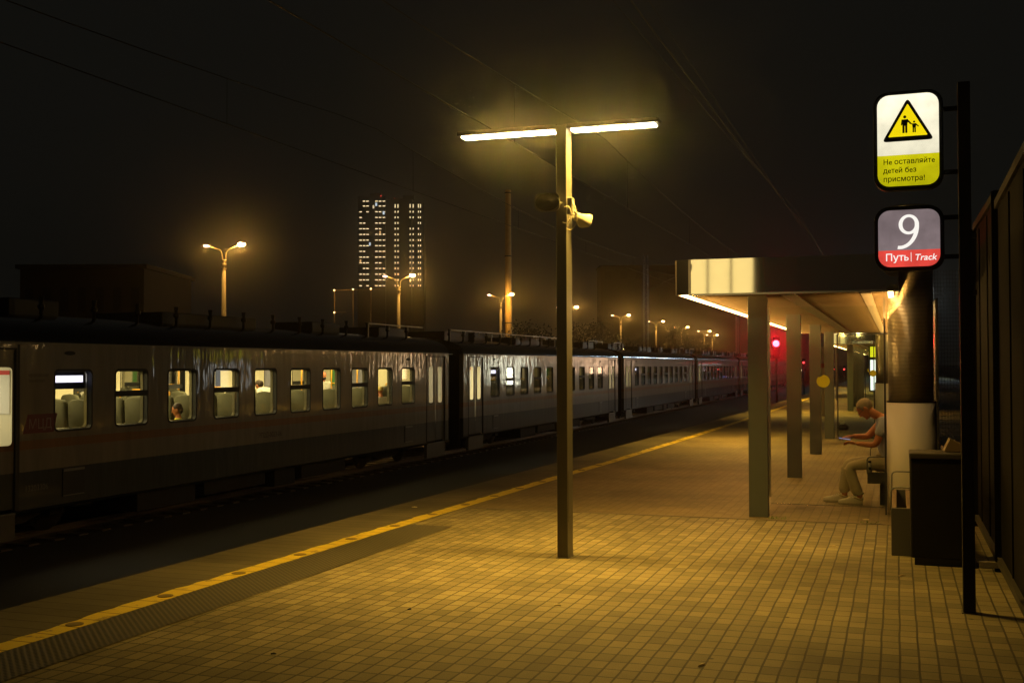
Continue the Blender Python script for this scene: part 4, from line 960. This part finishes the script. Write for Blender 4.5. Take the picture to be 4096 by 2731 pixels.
# passengers
def passenger(label, x, y, z, face, shirt, hair, cap=None, stand=False, lean=0.0, beard=False, nod=0.0):
    """x,y,z world position of the head centre; face = rz of facing direction (0 = +Y)"""
    t = thing('person', label, 'person', (x, y, z), 'passengers in the nearest train car', face)
    M = Matrix.Rotation(-lean, 3, 'X'); g = MB(); head_into(g, (0, 0, 0), Matrix.Rotation(-lean * 1.2 - nod, 3, 'X'))
    J = {'hd': ((0, -.01, -.03), .05), 'nk': ((0, -.03, -.12), .052), 'ch': (M @ Vector((0, -.03, -.30)), .10), 'pv': (M @ Vector((0, -.05, -.68)) if not stand else (0, -.03, -.72), .12)}
    for s in (-1, 1):
        J['s%d' % s] = (M @ Vector((s * .17, -.02, -.21)), .05); J['e%d' % s] = (M @ Vector((s * .22, .0, -.48)), .042); J['w%d' % s] = (M @ Vector((s * .06, .24, -.40 if stand else -.52)), .03)
    E_ = [('hd', 'nk'), ('nk', 'ch'), ('ch', 'pv')] + [q for s in (-1, 1) for q in (('ch', 's%d' % s), ('s%d' % s, 'e%d' % s), ('e%d' % s, 'w%d' % s))]
    for s in (-1, 1):
        if stand: J['k%d' % s] = ((s * .1, .0, -1.15), .06); J['a%d' % s] = ((s * .1, -.02, -1.36), .045)
        else: J['k%d' % s] = ((s * .11, .40, -.74), .065); J['a%d' % s] = ((s * .11, .42, -1.0), .045)
        E_ += [('pv', 'k%d' % s), ('k%d' % s, 'a%d' % s)]
    vs, fs = skin({k: (tuple(p), r) for k, (p, r) in J.items()}, E_, 'pv'); g._add(vs, fs, True)
    for s in (-1, 1): hand_into(g, J['w%d' % s][0], (-s * .4, 1, -.1), (0, .2, 1), s, .5)
    fuse(g, 'body', SKINM, t, .009, 3)
    J2 = {'pv': (J['pv'][0], .15), 'ch': (J['ch'][0], (.165, .125)), 'nb': (tuple(M @ Vector((0, -.035, -.17))), .07)}
    E2 = [('pv', 'ch'), ('ch', 'nb')]
    for s in (-1, 1):
        J2['s%d' % s] = (J['s%d' % s][0], .07); e = Vector(J['s%d' % s][0]).lerp(Vector(J['e%d' % s][0]), .8); J2['m%d' % s] = (tuple(e), .062); E2 += [('ch', 's%d' % s), ('s%d' % s, 'm%d' % s)]
    vs, fs = skin({k: (tuple(p), r) for k, (p, r) in J2.items()}, E2, 'pv'); fuse(MB()._add(vs, fs, True), 'shirt', shirt, t, .012, 3)
    J3 = {'pv': (J['pv'][0], .15)}; E3 = []
    for s in (-1, 1): J3['k%d' % s] = (J['k%d' % s][0], .085); J3['a%d' % s] = (J['a%d' % s][0], .065); E3 += [('pv', 'k%d' % s), ('k%d' % s, 'a%d' % s)]
    vs, fs = skin({k: (tuple(p), r) for k, (p, r) in J3.items()}, E3, 'pv'); fuse(MB()._add(vs, fs, True), 'trousers', pm('dark_trousers', (.04, .04, .05), .8), t, .014, 2)
    HMx = Matrix.Rotation(-lean * 1.2 - nod, 3, 'X')
    if cap:
        g = MB().ell(HMx @ Vector((0, -.01, .035)), (.088, .105, .085), 16, HMx); g.ell(HMx @ Vector((0, .10, .03)), (.065, .075, .012), 12, HMx); g.build('cap', cap, t)
    else:
        g = MB().ell(HMx @ Vector((0, -.028, .035)), (.086, .094, .09), 16, HMx)
        if hair == HAIR_BUN: g.ell(HMx @ Vector((0, -.06, -.03)), (.075, .06, .08), 12)
        g.build('hair', hair, t)
        if beard: MB().ell(HMx @ Vector((0, .05, -.075)), (.058, .045, .045), 12, HMx).build('beard', hair, t)
    return t
HAIR_BUN = pm('dark_brown_hair', (.035, .018, .01), .6, 0, .3, 40); HAIR_D = pm('black_hair', (.012, .01, .009), .6)
passenger('woman with brown hair in a yellow top looking down, behind the third saloon window', -13.24, 18.84, .77, radians(125), pm('yellow_top', (.72, .66, .03), .8), HAIR_BUN, nod=.4)
passenger('passenger in a white shirt bending forward behind the fifth saloon window', -14.15, 23.35, 1.16, radians(70), pm('white_shirt', (.7, .68, .62), .8), HAIR_BUN, lean=.9)
passenger('bearded man standing with folded arms behind the seventh saloon window', -14.6, 27.35, 1.36, radians(-130), pm('white_print_shirt', (.55, .55, .48), .8, 0, .5, 30), HAIR_D, stand=True, beard=True)
passenger('man in a yellow cap and pale shirt behind the ninth saloon window', -13.24, 28.0, .94, radians(60), pm('pale_shirt', (.6, .58, .5), .8), HAIR_D, cap=pm('yellow_cap', (.70, .55, .16), .8), nod=.3)
passenger('passenger with white sleeves low in the first saloon window at the far left', -13.25, 15.10, .46, radians(0), pm('white_sleeves', (.6, .58, .5), .8), HAIR_BUN, nod=.3)
# ------------------------------------------------------------------ street lamps beyond the train
M_conc = pm('lamp_post_concrete', (.26, .23, .17), .8, 0, .15, 3, .2, 20)
C_SOD = (1.0, .50, .09)
def make_street():
    t = thing('street_lamp', 'nearest twin-armed street lamp, highest above the train roof on the left', 'street lamp', (-43.93, 67.88, 0), 'twin-armed street lamps beyond the train')
    MB().tube([(0, 0, -1.3), (0, 0, 3), (0, 0, 8.35)], [.22, .18, .13], 12).build('post', M_conc, t)
    g = MB()
    for z in (8.3, 8.6, 8.9): g.tube([(0, 0, z), (0, 0, z + .07)], .2, 12)
    g.tube([(0, 0, 8.3), (0, 0, 9.0)], .09, 8)
    g.build('collar', M_conc, t)
    for s in (-1, 1):
        P = [(s * .13, 0, 8.3), (s * .13, 0, 9.15), (s * .16, 0, 9.4), (s * .26, 0, 9.6), (s * .45, 0, 9.72), (s * 1.1, 0, 9.92)]
        MB().tube(P, .035, 8).build('arm', M_conc, t)
        hd = MB().ell((s * 1.36, 0, 10.06), (.34, .13, .09), 12, Matrix.Rotation(-s * .2, 3, 'Y')).build('lamp_head', M_grey, t)
        MB().ell((s * 1.38, -.0, 9.98), (.31 if s > 0 else .24, .2, .16 if s > 0 else .09), 12).build('bulb', em('sodium_bulb_r', (1.0, .66, .28), 22) if s > 0 else em('sodium_bulb_l', (1.0, .60, .40), 9), hd)
        point('sodium_light', t, (s * 1.35, -.15, 9.75), 900 if s > 0 else 220, C_SOD, .12)
    return t
st = make_street()
SL = [(-43.72, 96.5, 'second twin-armed street lamp, in front of the lit towers'), (-44.1, 126.2, 'third twin-armed street lamp, beside the orange-lit chimney'),
      (-44.6, 156.5, 'fourth twin-armed street lamp, half hidden by the T-shaped lamp pole'), (-43.47, 184.9, 'fifth twin-armed street lamp, right of the T-shaped lamp pole'),
      (-43.34, 213.5, 'sixth twin-armed street lamp with two equally bright bulbs'), (-44.7, 248, 'seventh twin-armed street lamp, small above the far train roof'),
      (-44.5, 278, 'eighth twin-armed street lamp, left of the far lattice masts'), (-48.2, 314.6, 'farthest twin-armed street lamp, beside the nearest shelter canopy')]
for x, y, lb in SL:
    c = copy_tree(st); c.location = (x, y, 0); c['label'] = lb
ch = thing('chimney', 'tall round chimney glowing orange behind the third street lamp', 'chimney', (-44.05, 128.9, -1.3))
MB().tube([(0, 0, 0), (0, 0, 10), (0, 0, 24)], [.42, .40, .33], 24).build('shaft', pm('chimney_render', (.62, .42, .16), .9, 0, .15, 2, .3, 12), ch)
g = MB()
for z in (8, 16, 23.6): g.tube([(0, 0, z), (0, 0, z + .12)], .44, 24)
g.build('band', M_dark, ch)
# ------------------------------------------------------------------ towers
def cam_ground(xpx, depth):
    d = Vector((-sin(radians(18.69)), cos(radians(18.69)), 0)); r = Vector((cos(radians(18.69)), sin(radians(18.69)), 0))
    return d * depth + r * ((xpx - 1176) / 2613.3 * depth)
D_ = 700; PX = D_ / 2613.3
M_tow = pm('tower_facade', (.03, .03, .035), .7, 0, .2, .2)
M_w1 = em('office_window_light', (1.0, .76, .40), 1.9); M_w2 = em('office_window_light_b', (1.0, .78, .40), 1.5)
def tower(name, label, x0, x1, ytop, zoomcols, rows, tall, mat, wsz, seedv, notch):
    c = cam_ground((x0 + x1) / 2, D_); w = (x1 - x0) * PX; zt = (838 - ytop) * PX + 1.6
    t = thing(name, label, 'tower block', (c.x, c.y, 0), 'lit tower blocks', radians(18.69))
    MB().box(-w / 2 - 1, w / 2 - notch, 0, 16, -1.3, zt + 3).build('facade', M_tow, t)
    MB().box(w / 2 - notch, w / 2 + 1.5, 3, 16, -1.3, zt + 1).build('facade_wing', M_tow, t)
    MB().box(-3, 4, 4, 10, zt + 3, zt + 5.5).build('roof_plant', M_tow, t)
    rn = random.Random(seedv); me = MB().box(-wsz[0] / 2, wsz[0] / 2, -.12, -.02, -wsz[1] / 2, wsz[1] / 2).mesh('window', mat); me2 = MB().box(-wsz[0] / 2, wsz[0] / 2, -.12, -.02, -wsz[1], wsz[1]).mesh('window', mat)
    cnt = 0
    for ri, yp in enumerate(rows):
        z = (838 - yp) * PX + 1.6
        for ci, xp in enumerate(zoomcols):
            if rn.random() < .05 or cnt >= 98: continue
            if not tall and ri < 2 and ci == 0: continue
            o = shape_obj(me2 if tall and ri == 0 else me, 'window', t, ((xp - (x0 + x1) / 2) * PX, 0 if xp < x1 - 6 else -.0, z)); cnt += 1
    return t
Z = lambda q: 402 + q * .31737     # zoomed-crop column to picture column
R = lambda q: 402 + q * .31737
rows = [R(q) for q in (177, 212, 254, 295, 336, 377, 418, 460, 500, 541, 583, 624, 665, 707, 748, 790)]
ta = tower('tower_block', 'left tower block with rows of short horizontal lit dashes', 825, 893, 458, [Z(q) for q in (1343, 1368, 1393, 1458, 1484, 1512)], rows, False, M_w1, (1.55, .5), 1, 2.0)
tb = tower('tower_block', 'right tower block with pairs of small upright lit windows', 902, 968, 463, [Z(q) for q in (1593, 1614, 1702, 1724, 1762, 1777)], rows[1:], True, M_w2, (.55, 1.15), 2, 6.0)
for t_, xs in ((ta, 4.0), (tb, -8.0)):
    MB().ell((xs, 2, 106.5 if t_ is ta else 105), (.5, .5, .5), 8).build('warning_light', em('aviation_red', (1, .05, .03), 4), t_)
for k, (xq, yq, wq, cq) in enumerate(((1456, 200, 1.2, 0), (1436, 218, 1, 1), (1510, 262, 1.2, 0), (1410, 488, 1, 0), (1484, 405, .9, 2), (1342, 612, 1, 2))):
    MB().box(-wq / 2, wq / 2, -.2, -.13, -1, 1).build('window', em('window_w%d' % cq, ((.75, .9, 1), (1, .8, .45), (1, .55, .2))[cq], .9), ta).location = ((Z(xq) - 859) * PX, 0, (838 - R(yq)) * PX + 1.6)
# lit roof gantry left of the towers
c = cam_ground(768, 190); q = 190 / 2613.3
t = thing('lit_gantry', 'dark gantry with three small golden lamps below the left tower', 'gantry', (c.x, c.y, 0), None, radians(18.69))
g = MB()
for dx in (0, 43, 84): g.tube([(dx * q, 0, -1.3), (dx * q, 0, 1.6 + 175 * q)], .10, 6)
g.tube([(0, 0, 1.6 + 175 * q), (105 * q, 0, 1.6 + 177 * q)], .07, 6); g.tube([(-3 * q, 0, 1.6 + 124 * q), (26 * q, 0, 1.6 + 124 * q), (14 * q, 0, 1.6 + 114 * q)], .07, 6)
g.build('frame', pm('gantry_steel', (.3, .22, .12), .6), t)
for dx, dz in ((0, 175), (43, 177), (84, 178), (0, 124)):
    MB().ell((dx * q, -.15, 1.6 + dz * q), (.14, .14, .12), 8).build('bulb', em('gantry_bulb', (1, .62, .22), 6), t)
point('gantry_glow', t, (20 * q, -1.2, 1.6 + 160 * q), 120, C_SOD, .2)
# dark buildings
def block(name, label, xa, xb, ytop, depth, wins=6):
    c = cam_ground((xa + xb) / 2, depth); w = (xb - xa) / 2613.3 * depth; zt = 1.6 + (838 - ytop) / 2613.3 * depth
    t = thing(name, label, 'building', (c.x, c.y, 0), None, radians(18.69))
    MB().box(-w / 2, w / 2, 0, 14, -1.3, zt).build('wall', pm('dim_render_wall', (.022, .021, .017), .9, 0, .2, .4), t)
    MB().box(-w / 2 - .3, w / 2 + .3, -.3, 14.3, zt, zt + .35).build('roof', MATS['dim_render_wall'], t)
    for k in range(wins):
        x = -w / 2 + w * (k + .5) / wins; MB().box(x - w / wins * .22, x + w / wins * .22, -.05, -.01, zt - 3.6, zt - 1.6).build('window', pm('dark_pane', (.02, .02, .025), .1), t)
block('building', 'dim flat-roofed hall behind the train on the far left', 45, 330, 612, 95, 7)
block('building', 'dim office block behind the street lamps right of the lamp pole', 1380, 1700, 610, 330, 9)
block('building', 'very dim low block behind the towers', 560, 820, 760, 400, 8)
# trees behind the train, mere silhouettes
def tree(label, x, y, h, sd):
    rn = random.Random(sd); t = thing('tree', label, 'tree', (x, y, -1.3), 'dark trees behind the train')
    g = MB(); g.tube([(0, 0, 0), (.1, 0, h * .3), (0, .1, h * .6)], [.25, .18, .08], 8)
    cl = []
    for k in range(9):
        a = rn.uniform(0, 6.28); e = Vector((cos(a) * rn.uniform(.8, 2.2), sin(a) * rn.uniform(.8, 2.2), h * rn.uniform(.5, .92))); cl.append(e); g.tube([(0, 0, h * rn.uniform(.25, .5)), e * .6 + Vector((0, 0, h * .2)), e], [.09, .05, .02], 5)
    g.build('trunk', pm('bark', (.06, .045, .03), .9), t)
    g = MB()
    for k in range(1500):
        c_ = rn.choice(cl); p = c_ + Vector((rn.gauss(0, .75), rn.gauss(0, .75), rn.gauss(0, .6))); a = Vector((rn.gauss(0, 1), rn.gauss(0, 1), rn.gauss(0, 1))).normalized() * .16; b_ = a.orthogonal().normalized() * .09
        g._add([p - a, p + b_, p + a, p - b_], [(0, 1, 2, 3)])
    g.build('crown', pm('dark_foliage', (.012, .015, .008), .7, 0, .4, 2), t)
for k, (x, y, h, lb) in enumerate(((-40, 150, 9, 'dark tree behind the train right of the lamp pole'), (-39, 165, 7.5, 'low dark tree beside the fifth street lamp'), (-38, 205, 10, 'dark tree below the sixth street lamp'), (-39, 232, 9, 'farthest dark tree behind the train'), (-36, 112, 7, 'dark tree at the foot of the chimney'))):
    tree(lb, x, y, h, k)
# ------------------------------------------------------------------ overhead wires
M_wire = pm('copper_wire', (.06, .05, .035), .5, .5, .1)
def wire(label, x, z, dx=0, sag=.5, r=.008, y0=-20, y1=300, drop=None, span=50):
    g = MB(); P = []; n = 120
    for i in range(n + 1):
        y = y0 + (y1 - y0) * i / n; u = ((y - y0) % span) / span; P.append((x + dx * (y / 100), y, z - sag * 4 * u * (1 - u)))
    g.tube(P, r, 4)
    if drop:
        g.tube([(x + dx * (p[1] / 100), p[1], drop) for p in P], r, 4)
        for i in range(0, n, 4): g.tube([P[i], (P[i][0], P[i][1], drop)], r * .5, 3)
    tag(g.build('overhead_wire', M_wire), label, 'overhead wire', 'overhead wires above the tracks')
wire('catenary wires above the standing train, crossing the sky left of the lamp', -14.6, 8.7, 0, .9, .012, drop=7.2)
wire('catenary wires above the empty track, passing behind the lamp bars', -7.6, 7.9, 0, .7, .010, drop=6.3)
wire('steep bundle of pale wires running down to the canopy top, thick strand', -3.75, 7.35, .4, .35, .010, span=70)
wire('thin strand left of the steep wire bundle', -3.95, 7.4, 1.0, .6, .006, span=64)
wire('thin strand right of the steep wire bundle', -3.7, 7.7, -.3, .2, .006, span=90)
# catenary masts beyond the train
def mast(x, y, lb):
    t = thing('catenary_mast', lb, 'mast', (x, y, -1.3), 'catenary masts behind the train')
    g = MB()
    for dx in (-.15, .15):
        for dy in (-.15, .15): g.box(dx - .03, dx + .03, dy - .03, dy + .03, 0, 11)
    for k in range(22):
        z = k * .5; s = 1 if k % 2 else -1
        g.tube([(-.15 * s, -.15, z), (.15 * s, -.15, z + .5)], .015, 4); g.tube([(.15, -.15 * s, z), (.15, .15 * s, z + .5)], .015, 4)
    g.build('lattice', M_grey, t)
    MB().tube([(0, 0, 9.9), (2.4, 0, 9.4)], .035, 6).tube([(0, 0, 8.4), (2.4, 0, 9.4)], .03, 6).build('cantilever', M_grey, t)
for k, (y, lb) in enumerate(((82, 'lattice mast behind the second train car'), (132, 'lattice mast behind the far end of the train'), (232, 'small lattice mast left of the nearest shelter column'))): mast(-17.4, y, lb)
t = thing('floodlight_mast', 'thin mast with a white floodlight under the left canopy edge', 'floodlight', (-33, 250, -1.3))
MB().tube([(0, 0, 0), (0, 0, 17)], .12, 6).build('pole', M_grey, t); MB().box(-.9, .9, -.05, .05, 14.2, 14.3).build('crossarm', M_grey, t)
MB().ell((0, -.3, 16.6), (.4, .2, .4), 8).build('lamp', em('flood_white', (.85, 1, .9), 8), t)
# ------------------------------------------------------------------ signals
def signal(lb, x, y, z, col, s, r, power=0, group='railway signals in the distance', host=True):
    t = thing('railway_signal', lb, 'signal', (x, y, -1.3), group)
    H_ = z + 1.3
    if host:
        MB().tube([(0, .12, 0), (0, .12, H_ + .4)], .06, 8).build('mast', M_dark, t)
        MB().box(-.17, .17, .0, .10, H_ - .75, H_ + .35).build('backboard', M_black, t)
        MB().tube([(0, 0, H_ + .1), (0, -.12, H_ + .1)], .12, 12, False).build('hood', M_black, t)
    MB().ell((0, -.06, H_), (r, .05, r), 12).build('lens', em('lens_%.2f_%.2f' % (col[0], col[2]) + str(s), col, s), t)
    if power:
        ld = bpy.data.lights.new('signal_glow', 'SPOT'); ld.energy = power; ld.color = (1, .008, .02); ld.spot_size = radians(6); ld.spot_blend = .8; ld.shadow_soft_size = .08
        lo = bpy.data.objects.new('signal_glow', ld); COL.objects.link(lo); lo.parent = t; lo.location = (0, -.2, H_); lo.rotation_euler = (radians(-90), 0, radians(5.6))
    return t
signal('bright red signal light glowing between the first two shelter columns', -5.9, 60, 2.72, (1.0, .03, .06), 26, .17, 3800)
for x, y, z, col, s, lb in ((-8.3, 110, 1.85, (1, .04, .05), 8, 'small red light below the bright red signal'), (-8.6, 110, 1.7, (1, .9, .85), 6, 'small white light beside the small red light'), (-8.4, 108, 1.15, (1, .85, .8), 4, 'lower small white light under the red signal'),
                        (-6.6, 130, 1.15, (1, .05, .05), 7, 'left one of the pair of tiny red lights between the shelter columns'), (-5.5, 130, 1.15, (1, .05, .05), 7, 'right one of the pair of tiny red lights between the shelter columns'), (-7.4, 130, .3, (.3, .3, 1), 5, 'tiny blue light between the second and third shelter columns')):
    signal(lb, x, y, z, col, s, .08)
# ------------------------------------------------------------------ other lit things along the platform
t = thing('information_stand', 'slim cream information stand with pinkish head seen between the third and fourth columns', 'information stand', (-2.19, 37.2, 0))
MB().box(-.08, .10, 0, .5, 0, 2.18).build('panel', M_cream, t, .01); MB().box(-.085, .105, -.004, .504, 1.52, 1.66).build('band', pm('pink_band', (.55, .15, .10), .6), t)
def light_box(lb, x, y, w, z0, z1, col, s, face='x', glow=0):
    t = thing('light_box', lb, 'advert box', (x, y, 0), 'lit advert boxes along the platform', 0 if face == 'y' else radians(-90))
    MB().box(-w / 2 - .05, w / 2 + .05, 0, .16, z0 - .05, z1 + .05).build('case', M_dark, t, .01); MB().box(-w / 2 + .1, -w / 2 + .2, .03, .13, 0, z0 - .05).box(w / 2 - .2, w / 2 - .1, .03, .13, 0, z0 - .05).build('leg', M_dark, t)
    MB().box(-w / 2, w / 2, -.012, -.002, z0, z1).build('lit_panel', em('lit_panel_%.2f_%.2f' % (col[1], s), col, s, .12), t)
    if glow: area('panel_glow', t, (0, -.05, (z0 + z1) / 2), w, z1 - z0, glow, col, (radians(90), 0, 0))
light_box('white lit advert box seen through the shelter glass behind the man', -.52, 39.0, .62, .78, 1.77, (1, 1, .93), 1.6, 'y')
light_box('yellow lit sign above the white advert box', -.52, 39.05, .62, 1.86, 2.2, (.95, .85, .02), 1.1, 'y')
light_box('orange and white lit advert box facing the track far along the platform', .1, 57.5, 1.4, .9, 3.0, (1, .60, .32), 9)
light_box('large white lit advert box facing the track beyond the second shelter', .1, 75.5, 2.4, .3, 3.0, (1, .95, .72), 16)
light_box('orange lit advert box facing the track beyond the third shelter', .1, 100.5, 4.2, .9, 3.0, (1, .60, .34), 7)
t = thing('floodlight_mast', 'nearest tall mast with a bluish floodlight bank over the far platform', 'floodlight', (2.6, 127, 0), 'floodlight masts over the far platform')
MB().tube([(0, 0, 0), (0, 0, 9)], [.12, .08], 10).build('pole', M_grey, t)
for k in range(4): MB().box(-.16, -.04, -4 + k * 2.2, -2.4 + k * 2.2, 8.7, 9.3).build('lamp', em('flood_blue', (.68, .90, 1), 45), t)
MB().tube([(0, -4.2, 9), (0, 4.6, 9)], .04, 6).build('crossarm', M_grey, t)
for k_, lb_ in enumerate(('second bluish floodlight mast over the far platform', 'third bluish floodlight mast over the far platform')):
    c_ = copy_tree(t); c_.location.y = 139 + 12 * k_; c_['label'] = lb_
# glowing cream stair tower behind the viewer: what the polished fascia mirrors
t = thing('stair_tower', 'glowing cream panelled stair tower mirrored in the shelter fascia', 'stair tower', (-5.2, -8.6, 0))
MB().box(-2.4, 1.45, -2.6, -.02, 0, 6.2).build('core', M_dark, t)
for k in range(4):
    x0 = -1.13 + k * .645; MB().box(x0 + .03, x0 + .61, -.015, .01, 2.9, 4.8).build('lit_panel', em('backlit_cream', (1.0, .74, .27), 1.8, .10), t)
# ------------------------------------------------------------------ haze
HAZE = 0.0006
if HAZE:
    m = bpy.data.materials.new('night_haze'); m.use_nodes = True; N, L = nt(m); N.remove(N['Principled BSDF'])
    v = N.new('ShaderNodeVolumePrincipled'); v.inputs['Color'].default_value = (.9, .88, .85, 1); v.inputs['Density'].default_value = HAZE; v.inputs['Anisotropy'].default_value = .96
    L.new(v.outputs[0], N['Material Output'].inputs['Volume'])
    g = MB().box(-900, 300, -120, 1100, -2.4, 130); h = g.build('haze', m); tag(h, kind='stuff')
    m.cycles.homogeneous_volume = True
